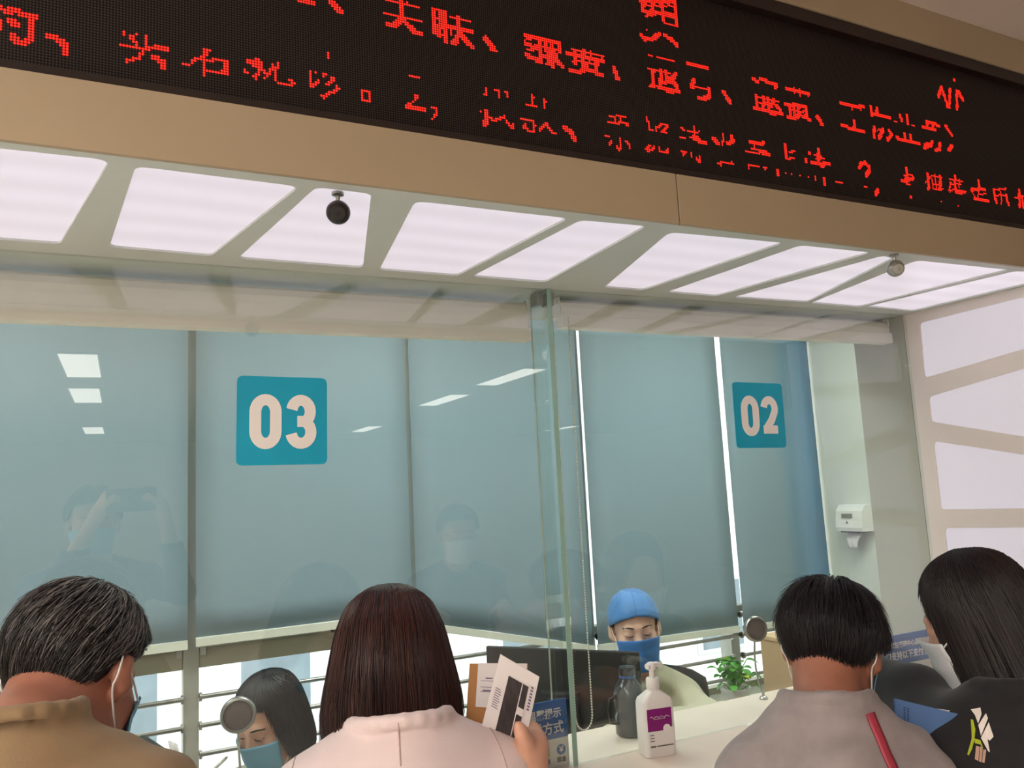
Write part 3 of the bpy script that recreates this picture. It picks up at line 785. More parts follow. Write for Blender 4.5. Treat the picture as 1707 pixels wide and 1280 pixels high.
# monitor of the clerk in the cap
def monitor(TL, TR, h, lab, name='monitor'):
    TL, TR = Vector(TL), Vector(TR)
    u = (TR - TL); w = u.length; u.normalize()
    nrm = Vector((u.y, -u.x, 0))            # towards the hall
    mid = (TL + TR) / 2
    t = thing(name, lab, 'monitor', (mid.x - nrm.x * .05, mid.y - nrm.y * .05, .74), math.atan2(u.y, u.x))
    zt = TL.z - .74
    MB().box((-w / 2, -.06, zt - h), (w / 2, -.045, zt), .004).build('back_shell', mat('monitor_back', srgb(44, 42, 42), .35, noise=.06, nscale=14), t, world=False)
    MB().box((-w / 2 + .008, -.045, zt - h + .008), (w / 2 - .008, -.042, zt - .008)).build('screen', M['black_plastic'], t, world=False)
    MB().box((-.06, -.085, zt - h * .75), (.06, -.058, zt - h * .35), .008).build('mount', M['black_plastic'], t, world=False)
    MB().box((-.03, -.10, .012), (.03, -.08, zt - h * .4), .004).box((-.12, -.14, 0), (.12, .06, .012), .005).build('stand', M['black_plastic'], t, world=False)
monitor(on(812, 1076, 2, 1.19), on(1066, 1086, 2, 1.19), .34, 'large black monitor seen from behind in front of the clerk in the cap')
tl = at(238, 1239, 2.02); tr = at(286, 1240, 1.86)
tl.z = tr.z = (tl.z + tr.z) / 2
monitor(tl, tr, .2, 'small dark screen behind the glass between the man and the clerk with black bob')
# paper towel dispenser on the right wall of the room
def dispenser():
    a = on(1412, 838, 0, RX); b = on(1470, 886, 0, RX)
    y1, y0 = a.y, on(1461, 886, 0, RX).y
    t = thing('towel_dispenser', 'white paper towel dispenser on the wall right of the 02 sign', 'dispenser', (RX, (y0 + y1) / 2, b.z))
    z0, z1 = on(1440, 884, 0, RX).z, on(1440, 840, 0, RX).z
    prof = [(RX, z0), (RX - .09, z0 + .002), (RX - .095, z0 + .02), (RX - .085, z1 - .03), (RX - .06, z1), (RX, z1)]
    MB().prism([(x, y0, z) for x, z in prof], (0, y1 - y0, 0)).build('cover', M['white_plastic'], t)
    MB().box((RX - .085, y0 + .02, z0 - .006), (RX - .01, y1 - .02, z0 + .002)).build('slot', M['black_plastic'], t)
    g = []
    for j in range(8):
        v = j / 7
        g.append([(RX - .045 - .02 * math.sin(v * 2.6) + .004 * math.sin(i * 2.1 + j), y0 + .04 + (y1 - y0 - .08) * (i / 7) * (1 - .25 * v) + .03 * v, z0 - .085 * v) for i in range(8)])
    MB().sheet(g, .001).build('towel', M['white_paper'], t, smooth=True)
    yc = y0 + (y1 - y0) * .55
    MB().box((RX - .0955, yc - .03, z1 - .062), (RX - .088, yc + .03, z1 - .042)).build('level_window', mat('window_grey', srgb(110, 118, 116), .3), t)
    me = text_mesh('▲', .018, .0005)
    me.transform(Matrix.Translation((RX - .0958, yc, z0 + .045)) @ Matrix.Rotation(R(-90), 4, 'Z') @ FACE_MINUS_Y)
    link_mesh('mark', me, mat('mark_grey', srgb(90, 96, 96), .5), t)
dispenser()
# potted plant on the desk behind the clerk
CABZ = round(at(1228, 1176, 3.25).z, 3) - .03
def plant():
    c = at(1228, 1176, 3.25)
    t = thing('potted_plant', 'small bright green potted plant beside the clerk\'s chair', 'plant', (c.x, c.y, CABZ))
    cab = CABZ
    MB().lathe([(.045, 0), (.06, .09), (.064, .095), (.064, .105), (.056, .105), (.05, .09), (0, .088)], (0, 0, 0), 28).build('pot', M['white_plastic'], t, world=False, angle=40)
    rnd = random.Random(3)
    leaf1 = mat('leaf_green', srgb(86, 160, 62), .45, noise=.2, nscale=30)
    leaf2 = mat('leaf_yellow', srgb(205, 215, 70), .45, noise=.1, nscale=30)
    stems = MB()
    for k in range(46):
        a = rnd.uniform(0, 2 * PI); sp = rnd.uniform(.01, .075); h = rnd.uniform(.12, .22)
        tip = Vector((sp * math.cos(a), sp * math.sin(a), h))
        stems.tube([(0, 0, .085), (tip.x * .4, tip.y * .4, h * .75), tip], .0018, 5)
        L, W = rnd.uniform(.03, .048), rnd.uniform(.014, .022)
        d = Vector((math.cos(a), math.sin(a), rnd.uniform(-.8, .5))).normalized()
        sdv = d.cross(Vector((0, 0, 1))).normalized()
        n = sdv.cross(d)
        g = []
        for j in range(6):
            u = j / 5; wd = W * math.sin(PI * min(1, u * .92 + .06)) ** .8
            g.append([tip + d * (L * u) + sdv * (wd * q) + n * (.25 * abs(wd * q) - .012 * u * u) for q in (-1, -.5, 0, .5, 1)])
        MB().sheet(g, .0008).build('leaf', leaf2 if k in (5, 18) or (tip.x > .05 and tip.z < .16) else leaf1, t, world=False, smooth=True)
    stems.build('stems', leaf1, t, world=False)
    cb = thing('side_cabinet', 'low cream cabinet under the potted plant', 'cabinet', (c.x + .1, c.y + .05, 0))
    MB().box((c.x - .08, c.y - .08, 0), (c.x + .3, c.y + .18, cab), .004).build('body', M['desk'], cb)
    for k in range(2): MB().box((c.x - .07 + .19 * k, c.y - .088, .05), (c.x + .105 + .185 * k, c.y - .08, cab - .03), .002).build('door', M['desk'], cb)
plant()
# tan board standing at the right
tb0 = at(1334, 1078, 2.25); tb1 = at(1345, 1068, 2.25)
tan = thing('storage_box', 'tan upright box behind the short-haired woman', 'box', (tb0.x, tb0.y, .74))
MB().box((tb0.x, tb0.y, .74), (tb0.x + .30, tb0.y + .16, tb0.z), .003).build('body', mat('tan_board', srgb(190, 160, 125), .6, noise=.04, nscale=8), tan)
MB().box((tb0.x - .004, tb0.y - .004, tb0.z - .0), (tb0.x + .304, tb0.y + .164, tb0.z + .012), .002).build('lid', mat('tan_lid', srgb(200, 172, 136), .6, noise=.04, nscale=8), tan)

def office_chair(x, y, rz, lab, back_top=1.02):
    t = thing('office_chair', lab, 'chair', (x, y, 0), rz)
    cm = bpy.data.materials.get('chair_mesh') or mat('chair_mesh', srgb(36, 38, 42), .7, bump=.5, bscale=400)
    # local +Y is where the sitter faces
    MB().box((-.24, -.22, .42), (.24, .25, .47), .02).build('seat', cm, t, world=False)
    g = []
    for j in range(9):
        v = j / 8
        g.append([(-.235 * (1 - .12 * v * v) + .47 * (1 - .12 * v * v) * i / 8, -.25 - .05 * v + .035 * (1 - (i / 4 - 1) ** 2) * -1 + .03, .52 + (back_top - .52) * v - (.03 * (i / 4 - 1) ** 4 if j == 8 else 0)) for i in range(9)])
    MB().sheet(g, .02).build('backrest', cm, t, world=False, smooth=True)
    for s in (-1, 1):
        MB().tube([(s * .26, -.2, .44), (s * .30, -.18, .55), (s * .30, -.12, .645), (s * .29, .1, .66)], .018, 10).box((s * .29 - .03, -.12, .65), (s * .29 + .03, .14, .675), .008).build('armrest', M['black_plastic'], t, world=False)
    MB().tube([(0, 0, .08), (0, 0, .43)], .028, 14).build('column', M['steel'], t, world=False)
    bs = MB()
    for k in range(5):
        a = 2 * PI * k / 5
        bs.tube([(0, 0, .10), (.27 * math.cos(a), .27 * math.sin(a), .065)], [.024, .016], 8)
    bs.build('star_base', M['black_plastic'], t, world=False)
    for k in range(5):
        a = 2 * PI * k / 5
        MB().tube([(.27 * math.cos(a) - .012 * math.sin(a), .27 * math.sin(a) + .012 * math.cos(a), .028), (.27 * math.cos(a) + .012 * math.sin(a), .27 * math.sin(a) - .012 * math.cos(a), .028)], .028, 14).build('caster', M['black_plastic'], t, world=False)

# ------------------------------------------------------------------ people: smooth solids blended from rounded limbs
class Solid:
    """a smooth blend of limbs, meshed as one continuous surface"""
    def __init__(s): s.pr = []
    def cone(s, a, b, ra, rb, k=.02): s.pr.append(('c', Vector(a), Vector(b), ra, rb, k)); return s
    def chain(s, pts, rs, k=.006):
        for i in range(len(pts) - 1): s.cone(pts[i], pts[i + 1], rs[i], rs[i + 1], k)
        return s
    def ell(s, c, r, k=.03, rot=None): s.pr.append(('e', Vector(c), Vector(r), rot, 0, k)); return s
    def cut_cone(s, a, b, ra, rb, k=.006): s.pr.append(('xc', Vector(a), Vector(b), ra, rb, k)); return s
    def cut_ell(s, c, r, k=.008, rot=None): s.pr.append(('xe', Vector(c), Vector(r), rot, 0, k)); return s
    def mesh(s, name, xs, ys, zs, warp=None):
        xs, ys, zs = (np.asarray(a, dtype=np.float32) for a in (xs, ys, zs))
        F = np.full((len(xs), len(ys), len(zs)), .5, dtype=np.float32)
        for p in s.pr:
            kind = p[0]; k = p[5]
            if kind[-1] == 'c':
                lo = [min(p[1][i] - p[3], p[2][i] - p[4]) for i in range(3)]; hi = [max(p[1][i] + p[3], p[2][i] + p[4]) for i in range(3)]
            else:
                m = max(p[2]); lo = [p[1][i] - m for i in range(3)]; hi = [p[1][i] + m for i in range(3)]
            g = .03 + k
            sl = tuple(slice(int(np.searchsorted(a, lo[i] - g)), int(np.searchsorted(a, hi[i] + g))) for i, a in enumerate((xs, ys, zs)))
            X, Y, Z = np.meshgrid(xs[sl[0]], ys[sl[1]], zs[sl[2]], indexing='ij')
            if X.size == 0: continue
            if kind[-1] == 'c':
                a, b = p[1], p[2]; d = b - a; L = max(d.length_squared, 1e-12)
                t = np.clip(((X - a.x) * d.x + (Y - a.y) * d.y + (Z - a.z) * d.z) / L, 0, 1)
                D = np.sqrt((X - a.x - t * d.x) ** 2 + (Y - a.y - t * d.y) ** 2 + (Z - a.z - t * d.z) ** 2) - (p[3] + (p[4] - p[3]) * t)
            else:
                X = X - p[1].x; Y = Y - p[1].y; Z = Z - p[1].z
                if p[3] is not None:
                    q = p[3].transposed()
                    X, Y, Z = (q[i][0] * X + q[i][1] * Y + q[i][2] * Z for i in range(3))
                r = p[2]
                k0 = np.sqrt((X / r.x) ** 2 + (Y / r.y) ** 2 + (Z / r.z) ** 2)
                k1 = np.sqrt((X / r.x ** 2) ** 2 + (Y / r.y ** 2) ** 2 + (Z / r.z ** 2) ** 2) + 1e-9
                D = k0 * (k0 - 1) / k1
            G = F[sl]
            if kind[0] == 'x':
                D = -D
                h = np.clip(.5 + .5 * (D - G) / k, 0, 1)
                F[sl] = G * (1 - h) + D * h + k * h * (1 - h)
            else:
                h = np.clip(.5 + .5 * (G - D) / k, 0, 1)
                F[sl] = G * (1 - h) + D * h - k * h * (1 - h)
        if warp is not None:
            X, Y, Z = np.meshgrid(xs, ys, zs, indexing='ij')
            F = F + warp(X, Y, Z)
        S = F < 0
        nx, ny, nz = F.shape
        acc = np.zeros((nx - 1, ny - 1, nz - 1, 3), dtype=np.float32); cnt = np.zeros((nx - 1, ny - 1, nz - 1), dtype=np.float32)
        coords = (xs, ys, zs); crosses = []
        for ax in range(3):
            a = [slice(None)] * 3; b = [slice(None)] * 3
            a[ax] = slice(0, -1); b[ax] = slice(1, None)
            cr = S[tuple(a)] != S[tuple(b)]
            idx = np.argwhere(cr)
            f0 = F[tuple(a)][cr]; f1 = F[tuple(b)][cr]
            t = f0 / (f0 - f1)
            P = np.stack([coords[i][idx[:, i]] for i in range(3)], 1)
            c = coords[ax]
            P[:, ax] += t * (c[idx[:, ax] + 1] - c[idx[:, ax]])
            inside0 = S[tuple(a)][cr]
            crosses.append((ax, idx, inside0))
            o1, o2 = [i for i in range(3) if i != ax]
            for d1 in (0, -1):
                for d2 in (0, -1):
                    j = idx.copy(); j[:, o1] += d1; j[:, o2] += d2
                    ok = (j[:, o1] >= 0) & (j[:, o2] >= 0) & (j[:, o1] < acc.shape[o1]) & (j[:, o2] < acc.shape[o2])
                    jj = j[ok]
                    np.add.at(acc, (jj[:, 0], jj[:, 1], jj[:, 2]), P[ok]); np.add.at(cnt, (jj[:, 0], jj[:, 1], jj[:, 2]), 1)
        used = cnt > 0
        vid = np.full(cnt.shape, -1, dtype=np.int64); vid[used] = np.arange(int(used.sum()))
        V = acc[used] / cnt[used][:, None]
        quads = []
        for ax, idx, ins in crosses:
            o1, o2 = [(1, 2), (2, 0), (0, 1)][ax]
            ok = (idx[:, o1] > 0) & (idx[:, o2] > 0) & (idx[:, o1] < cnt.shape[o1]) & (idx[:, o2] < cnt.shape[o2])
            j = idx[ok]; ii = ins[ok]
            def cell(d1, d2):
                q = j.copy(); q[:, o1] += d1; q[:, o2] += d2
                return vid[q[:, 0], q[:, 1], q[:, 2]]
            q = np.stack([cell(-1, -1), cell(0, -1), cell(0, 0), cell(-1, 0)], 1)
            q[~ii] = q[~ii][:, ::-1]
            quads.append(q)
        Q = np.concatenate(quads)
        # two rounds of gentle smoothing
        E = np.concatenate([Q[:, [0, 1]], Q[:, [1, 2]], Q[:, [2, 3]], Q[:, [3, 0]]])
        for lam in (.5, .4):
            sm = np.zeros_like(V); n = np.zeros(len(V), dtype=np.float32)
            np.add.at(sm, E[:, 0], V[E[:, 1]]); np.add.at(n, E[:, 0], 1)
            np.add.at(sm, E[:, 1], V[E[:, 0]]); np.add.at(n, E[:, 1], 1)
            V = V * (1 - lam) + sm / np.maximum(n, 1)[:, None] * lam
        me = bpy.data.meshes.new(name)
        me.vertices.add(len(V)); me.vertices.foreach_set('co', V.ravel())
        me.loops.add(Q.size); me.loops.foreach_set('vertex_index', Q.ravel().astype(np.int32))
        me.polygons.add(len(Q)); me.polygons.foreach_set('loop_start', np.arange(0, Q.size, 4, dtype=np.int32)); me.polygons.foreach_set('loop_total', np.full(len(Q), 4, dtype=np.int32))
        me.update(calc_edges=True); me.validate()
        me.polygons.foreach_set('use_smooth', [True] * len(me.polygons))
        return me

def span(parts):
    """grid coordinates with a finer step where it is needed: (from, to, step)..."""
    out = []
    for a, b, st in parts:
        out += list(np.arange(a, b - st * .3, st))
    out.append(parts[-1][1])
    return np.array(out)

def hair_material(name, dark, light, rough=.42):
    m = bpy.data.materials.new(name); m.use_nodes = True
    nt = m.node_tree; b = nt.nodes['Principled BSDF']
    at_ = nt.nodes.new('ShaderNodeAttribute'); at_.attribute_name = 'tone'
    r = nt.nodes.new('ShaderNodeValToRGB')
    r.color_ramp.elements[0].color = dark; r.color_ramp.elements[1].color = light
    r.color_ramp.elements[0].position = .25; r.color_ramp.elements[1].position = .95
    nt.links.new(at_.outputs['Fac'], r.inputs['Fac']); nt.links.new(r.outputs['Color'], b.inputs['Base Color'])
    b.inputs['Roughness'].default_value = rough
    b.inputs['Specular IOR Level'].default_value = .45
    return m

class Hair:
    """hair as a hull around the head plus many strands running along it.
    az: 0 at the back of the head, +90 at the person's right; s: 0 at the crown, 1 at the tips"""
    def __init__(s, hull, s_end): s.hull = hull; s.s_end = s_end
    def build(s, name, mat_, parent, M4, n, length=1.0, seed=1, r=.0009, drift=0.0, lift=.004, grey=None, naz=64, ns=18, part_gap=0.0, under=.93, jit=.03, steps=9):
        rnd = random.Random(seed)
        V = []; F = []; T = []
        # under layer
        for i in range(ns):
            for k in range(naz):
                az = 2 * PI * k / naz - PI
                v = s.s_end(az) * i / (ns - 1)
                p = s.hull(az, v, -.0055)
                V.append(p); T.append(.18 if grey is None else .25 * grey(az, v))
        # inner side so the layer is a closed solid
        for i in range(ns):
            for k in range(naz):
                az = 2 * PI * k / naz - PI
                v = s.s_end(az) * i / (ns - 1)
                V.append(s.hull(az, v, -.012)); T.append(.1)
        N = ns * naz
        for i in range(ns - 1):
            for k in range(naz):
                a, b, c, d = i * naz + k, i * naz + (k + 1) % naz, (i + 1) * naz + (k + 1) % naz, (i + 1) * naz + k
                F.append((a, d, c, b)); F.append((a + N, b + N, c + N, d + N))
        for k in range(naz):
            a, b = (ns - 1) * naz + k, (ns - 1) * naz + (k + 1) % naz
            F.append((a, a + N, b + N, b))
        # strands
        for q in range(n):
            az = rnd.uniform(-PI, PI)
            e = s.s_end(az)
            L = length * rnd.uniform(.75, 1.12)
            if length >= 1.0: s0 = rnd.uniform(0, .14) ** 1.0 if rnd.random() < .6 else rnd.uniform(0, .45)
            else: s0 = math.sqrt(rnd.uniform(0, 1)) * e * .97
            s1 = min(e * (1 + rnd.uniform(-jit, jit)), s0 + L)
            if s1 - s0 < .02: continue
            off0 = rnd.uniform(-.004, .001); off1 = rnd.uniform(-.003, lift)
            w = rnd.uniform(-1, 1); clump = math.sin(az * 23 + seed) * .5 + math.sin(az * 11.3) * .5
            tone = min(1, max(0, rnd.gauss(.5, .22)))
            if grey is not None: tone = min(1, max(0, rnd.random() ** 1.4 * 1.5 * grey(az, s0)))
            base = len(V)
            dr = drift + rnd.gauss(0, .06) if length < 1 else rnd.gauss(0, .035)
            for i in range(steps):
                u = i / (steps - 1)
                v = s0 + (s1 - s0) * u
                a = az + dr * u + .012 * math.sin(u * 5 + w * 7)
                off = off0 + (off1 - off0) * u * u + .0018 * clump * u
                p = Vector(s.hull(a, v, off))
                p2 = Vector(s.hull(a + .03, v, off))
                t = (p2 - p); t = t.normalized() if t.length > 1e-9 else Vector((1, 0, 0))
                o = Vector(s.hull(a, v, off + .01)) - p; o = o.normalized() if o.length > 1e-9 else Vector((0, 0, 1))
                rr = r * (1 - .75 * u ** 3) * (.7 + .6 * (w * .5 + .5))
                V += [p - t * rr, p + t * rr, p + o * rr]; T += [tone] * 3
            for i in range(steps - 1):
                j = base + i * 3
                for k in range(3):
                    F.append((j + k, j + (k + 1) % 3, j + 3 + (k + 1) % 3, j + 3 + k))
        me = bpy.data.meshes.new(name)
        me.from_pydata([tuple(M4 @ Vector(p)) for p in V], [], F)
        at_ = me.attributes.new('tone', 'FLOAT', 'POINT'); at_.data.foreach_set('value', T)
        me.update()
        return link_mesh(name, me, mat_, parent, world=False, smooth=True)

def interp(x, xs, ys):
    return float(np.interp(x, xs, ys))
HC = Vector((0, -.012, .03)); HR = Vector((.0765, .0975, .0885))
def scalp_hull(th, phi_end):
    """short hair: thickness th(az, phi) over the skull, down to phi_end(az)"""
    def hull(az, s, off):
        ph = R(140) * s
        t = th(az, math.degrees(ph)) + off
        d = Vector((math.sin(az) * math.sin(ph), -math.cos(az) * math.sin(ph), math.cos(ph)))
        rx, ry, rz = HR
        k = 1.0
        p = Vector((d.x * (rx + t), d.y * (ry + t), d.z * (rz + t)))
        if ph > PI / 2 and abs(az) < 1.9:      # the nape runs down rather than under the skull
            q = (ph - PI / 2) / R(50)
            p.x = math.sin(az) * (rx + t) * (1 - .34 * q * q); p.y = -math.cos(az) * (ry + t) * (1 - .40 * q * q)
            p.z = -q * .088
        return HC + p
    return hull, lambda az: phi_end(math.degrees(az)) / 140.0
def drop_hull(tab, send, wave=.0):
    """longer hair: rows of (s, z, side radius, back radius, front radius)"""
    S = [t[0] for t in tab]
    def hull(az, s, off):
        z, rs, rb, rf = (interp(s, S, [t[i] for t in tab]) for i in (1, 2, 3, 4))
        sh = min(1, s * 6)
        c, sn = math.cos(az), math.sin(az)
        ry = rb if c > 0 else rf
        ww = 1 + wave * math.sin(az * 9 + 3 * s) * s
        return Vector((sn * (rs + off * sh) * ww, -.012 - c * (ry + off * sh) * ww, z + off * (1 - sh * .8)))
    return hull, send
def smooth_tab(tab, n=40):
    """rounds a control table so the hair outline has no kinks"""
    a = np.array(tab, dtype=float); s = np.linspace(0, 1, n)
    out = [s]
    for c in range(1, a.shape[1]):
        v = np.interp(s, a[:, 0], a[:, c])
        for _ in range(3): v[1:-1] = (v[:-2] + 2 * v[1:-1] + v[2:]) / 4
        out.append(v)
    return [tuple(r) for r in np.stack(out, 1)]

def skin_mat(name, c):
    return mat(name, c, .5, noise=.08, nscale=40, bump=.08, bscale=300, sss=.04)
SKIN = skin_mat('skin', srgb(200, 152, 130)); SKIN2 = skin_mat('skin_tan', srgb(166, 110, 88))
def cloth(name, c, bump=.25, bscale=700, noise=.06, rough=.85):
    return mat(name, c, rough, noise=noise, nscale=25, bump=bump, bscale=bscale, sheen=.15)
MASK_BLUE = cloth('mask_blue', srgb(120, 175, 205), .1, 500, .03); MASK_DEEP = cloth('mask_deep_blue', srgb(70, 130, 205), .1, 500, .03)
MASK_WHITE = cloth('mask_white', srgb(225, 225, 228), .1, 500, .03)
LOOP = mat('ear_loop', srgb(232, 230, 228), .7, noise=.02, nscale=50)
EYE = mat('eye_white', srgb(225, 220, 215), .25); IRIS = mat('eye_dark', srgb(28, 20, 18), .2)
BROW = mat('brow_hair', srgb(40, 30, 26), .7, noise=.1, nscale=200)

def hand_prims(so, W, d, n, thumb_side, curl=.35, sc=1.0):
    """palm and five bent fingers; d points along the fingers, n out of the back of the hand"""
    d = Vector(d).normalized(); n = Vector(n); n = (n - d * n.dot(d)).normalized(); sd = d.cross(n) * thumb_side
    W = Vector(W)
    kn = W + d * (.082 * sc)
    so.cone(W, W + d * .03 * sc, .026 * sc, .027 * sc, .015)
    for q in (-.026, -.009, .009, .024):
        so.cone(W + d * .02 * sc + sd * q * .6 * sc, kn + sd * q * sc, .0145 * sc, .0105 * sc, .012)
    for q, L in zip((.026, .009, -.009, -.025), (.068, .076, .071, .056)):
        p0 = kn + sd * q * sc; pts = [p0]; a = curl * .7
        for fr in (.45, .30, .25):
            v = d * math.cos(a) - n * math.sin(a)
            pts.append(pts[-1] + v * (L * fr * sc)); a += curl * 1.1
        so.chain(pts, [.0092 * sc, .0085 * sc, .0078 * sc, .0066 * sc], .004)
    t0 = W + d * .022 * sc + sd * .022 * sc
    t1 = t0 + (d * .6 + sd * .75 - n * .25).normalized() * .036 * sc
    t2 = t1 + (d * .85 + sd * .3 - n * .4).normalized() * .030 * sc
    t3 = t2 + (d * .95 - n * .35).normalized() * .022 * sc
    so.chain([t0, t1, t2, t3], [.014 * sc, .0115 * sc, .0098 * sc, .0075 * sc], .008)

def person(label, H, yaw, head=(0, 0, 0), hs=1.0, lean=.06, neckf=.055, neck_drop=.165, sw=.175, female=True, sit=False, arms=None, skin=None,
           top=None, top_name='shirt', sleeve=.55, bottom=None, collar=.008, collar_r=.012, neck_r=.052, loose=.010, fold=.004, fine=.0055, group=None, cuff_bare=True,
           pelvis_z=None, shoe=None, waist_z=None, hem=None, cut_front=False, extra=None, neck_low=0.0, shdrop=.066, side=0.0, ears=True):
    """H: middle of the head in the room; yaw: where the chest faces (0 = towards the glass)"""
    H = Vector(H); rot = Matrix.Rotation(yaw, 4, 'Z')
    up = Vector((0, 0, 1))
    Hl = Vector((side, lean + neckf, 0))
    root = H - rot @ Hl; root.z = 0
    Hl.z = H.z
    INV = (Matrix.Translation(root) @ rot).inverted()
    N = Vector((0, lean, H.z - neck_drop))
    pz = pelvis_z if pelvis_z else (.56 if sit else H.z * .585)
    Pv = Vector((0, 0, pz))
    HM = Matrix.Translation(Hl) @ Matrix.Rotation(R(head[0]), 4, 'Z') @ Matrix.Rotation(R(-head[1]), 4, 'X') @ Matrix.Rotation(R(head[2]), 4, 'Y')
    h3 = HM.to_3x3()
    HM = HM @ Matrix.Scale(hs, 4)
    hp = lambda x, y, z: HM @ Vector((x, y, z))
    spine = (N - Pv).normalized()
    tilt = Matrix.Rotation(math.atan2(-(N.y - Pv.y), N.z - Pv.z), 3, 'X')
    w = .94 if female else 1.0
    def torso(so, e, limbs_only=False):
        so.ell(N.lerp(Pv, .40), (.150 * w * sw / .17 + e, .100 + e, .19 + e), .05, tilt)
        so.ell(N.lerp(Pv, .22) + Vector((0, -.012, 0)), (.150 * sw / .17 + e, .085 + e, .12 + e), .05, tilt)
        so.ell(N.lerp(Pv, .70), (.128 * w * sw / .17 + e, .098 + e, .15 + e), .05, tilt)
        so.ell(Pv + Vector((0, -.01, 0)), (.162 + e, .108 + e, .12 + e), .05)
        if female: 
            for s_ in (-1, 1): so.ell(N.lerp(Pv, .44) + Vector((s_ * .065, .075, 0)), (.055 + e, .045 + e, .055 + e), .04)
        so.cone(N + Vector((-sw * .5, 0, -shdrop * .75)), N + Vector((sw * .5, 0, -shdrop * .75)), .055 + e, .055 + e, .05)
        for s_ in (-1, 1):
            so.cone(N + Vector((0, .0, -.012)), N + Vector((s_ * sw, -.002, -shdrop + .004)), .046 + e, .046 + e, .045)
    sh = {s_: N + Vector((s_ * sw, 0, -shdrop)) for s_ in (-1, 1)}
    A = {}
    for s_, key in ((1, 'R'), (-1, 'L')):
        a = (arms or {}).get(key)
        if a is None:
            el = sh[s_] + Vector((s_ * .055, .03 if sit else -.05, -.27)); wr = el + Vector((-s_ * .06, .20 if sit else .23, .03)); wr.z = max(wr.z, 1.14) if not sit else wr.z; d = Vector((-s_ * .35, 1, 0)); n = Vector((0, 0, 1)); cu = .5; cust = None
        else:
            el, wr = INV @ Vector(a['elbow']), INV @ Vector(a['wrist'])
            d = (INV.to_3x3() @ Vector(a['dir'])) if 'dir' in a else (wr - el); n = INV.to_3x3() @ Vector(a.get('n', (0, 0, 1))); cu = a.get('curl', .4); cust = a.get('fingers')
        A[s_] = (sh[s_], el, wr, d, n, cu, cust)
    hips = {s_: Pv + Vector((s_ * .088, 0, -.03)) for s_ in (-1, 1)}
    L = {}
    for s_ in (-1, 1):
        if sit: kn, an = Vector((s_ * .10, .40, pz - .02)), Vector((s_ * .10, .38, .085))
        else: kn, an = Vector((s_ * .095, .02, pz * .53)), Vector((s_ * .10, -.01, .085))
        L[s_] = (hips[s_], kn, an)
    # ---- body: one continuous surface
    b = Solid()
    b.ell(hp(*HC), HR * .985, .02, h3)
    b.ell(hp(0, .022, -.040), (.059, .070, .082), .03, h3)
    b.ell(hp(0, .062, -.098), (.026, .026, .020), .03, h3)
    for s_ in (-1, 1):
        b.ell(hp(s_ * .046, .052, -.036), (.022, .030, .028), .02, h3)
        b.ell(hp(s_ * .048, .02, -.082), (.016, .034, .024), .03, h3)
    b.ell(hp(0, .078, .022), (.048, .016, .010), .015, h3)
    b.cone(hp(0, .088, .004), hp(0, .104, -.032), .008, .011, .012)
    for s_ in (-1, 1): b.ell(hp(s_ * .011, .096, -.036), (.008, .010, .007), .008, h3)
    b.ell(hp(0, .088, -.066), (.022, .010, .006), .008, h3); b.ell(hp(0, .086, -.076), (.018, .010, .007), .008, h3)
    for s_ in (-1, 1):
        b.cut_ell(hp(s_ * .032, .103, .003), (.019, .016, .011), .012, h3)
        b.ell(hp(s_ * .032, .079, .002), (.0155, .0125, .0115), .006, h3)
    for s_ in (-1, 1):
        er = h3 @ Matrix.Rotation(R(-s_ * 32), 3, 'Z') @ Matrix.Rotation(R(10), 3, 'X')
        if not ears: continue
        b.ell(hp(s_ * .084, -.010, -.006), (.0105, .020, .0315), .005, er)
        b.ell(hp(s_ * .077, .003, -.032), (.008, .010, .012), .008, h3)
        b.cut_ell(hp(s_ * .098, .004, -.002), (.008, .011, .020), .004, er)
    b.pr = [(p[0], p[1], p[2] * hs if p[0][-1] == 'e' else p[2], p[3] * hs if p[0][-1] == 'c' else p[3], p[4] * hs, p[5]) for p in b.pr]
    b.cone(hp(0, -.022, -.062), N + Vector((0, .004, -.02)), neck_r, neck_r + .006, .03)
    b.cone(hp(0, -.05, -.045), N + Vector((0, -.015, -.01)), neck_r * .72, neck_r * .8, .03)
    torso(b, -.006)
    for s_ in (-1, 1):
        S_, E_, W_, d, n, cu, cust = A[s_]
        b.cone(S_, E_, .043, .034, .03); b.cone(E_, W_, .035, .024, .02)
        if cust is None: hand_prims(b, W_, d, n, -s_, cu, .95 if female else 1.05)
        else:
            for pts, rs in cust: b.chain([INV @ Vector(p) for p in pts], rs, .008)
        hp_, kn, an = L[s_]
        b.cone(hp_, kn, .078, .050, .03); b.cone(kn, an, .049, .034, .02)
        b.cone(an, an + Vector((0, .11, -.05)), .036, .026, .02); b.ell(an + Vector((0, .06, -.055)), (.036, .10, .026), .02)
    xr = .42; pts_all = [p for s_ in (-1, 1) for p in (A[s_][1], A[s_][2], A[s_][2] + A[s_][3].normalized() * .2)] + [L[1][1], L[1][2] + Vector((0, .18, 0)), Hl + Vector((0, .13, 0)), Hl - Vector((0, .16, 0)), Vector((0, -.16, 0))]
    for s_ in (-1, 1):
        if A[s_][6]: pts_all += [INV @ Vector(p) for ch_ in A[s_][6] for p in ch_[0]]
    x0, x1 = min(min(p.x for p in pts_all) - .07, -.28), max(max(p.x for p in pts_all) + .07, .28)
    y0, y1 = min(p.y for p in pts_all) - .07, max(p.y for p in pts_all) + .07
    zlow = N.z - .42
    z_ = span([(-.01, zlow, .016), (zlow, H.z + .14, fine)])
    me = b.mesh('person', span([(x0, x1, fine)]), span([(y0, y1, fine)]), z_)
    body = link_mesh('person', me, skin or SKIN)
    body.location = root; body.rotation_euler = (0, 0, yaw)
    tag(body, label, 'person', group)
    body_part = lambda mb, name, m, **k: mb.build(name, m, body, world=False, **k)
    # ---- top
    c = Solid()
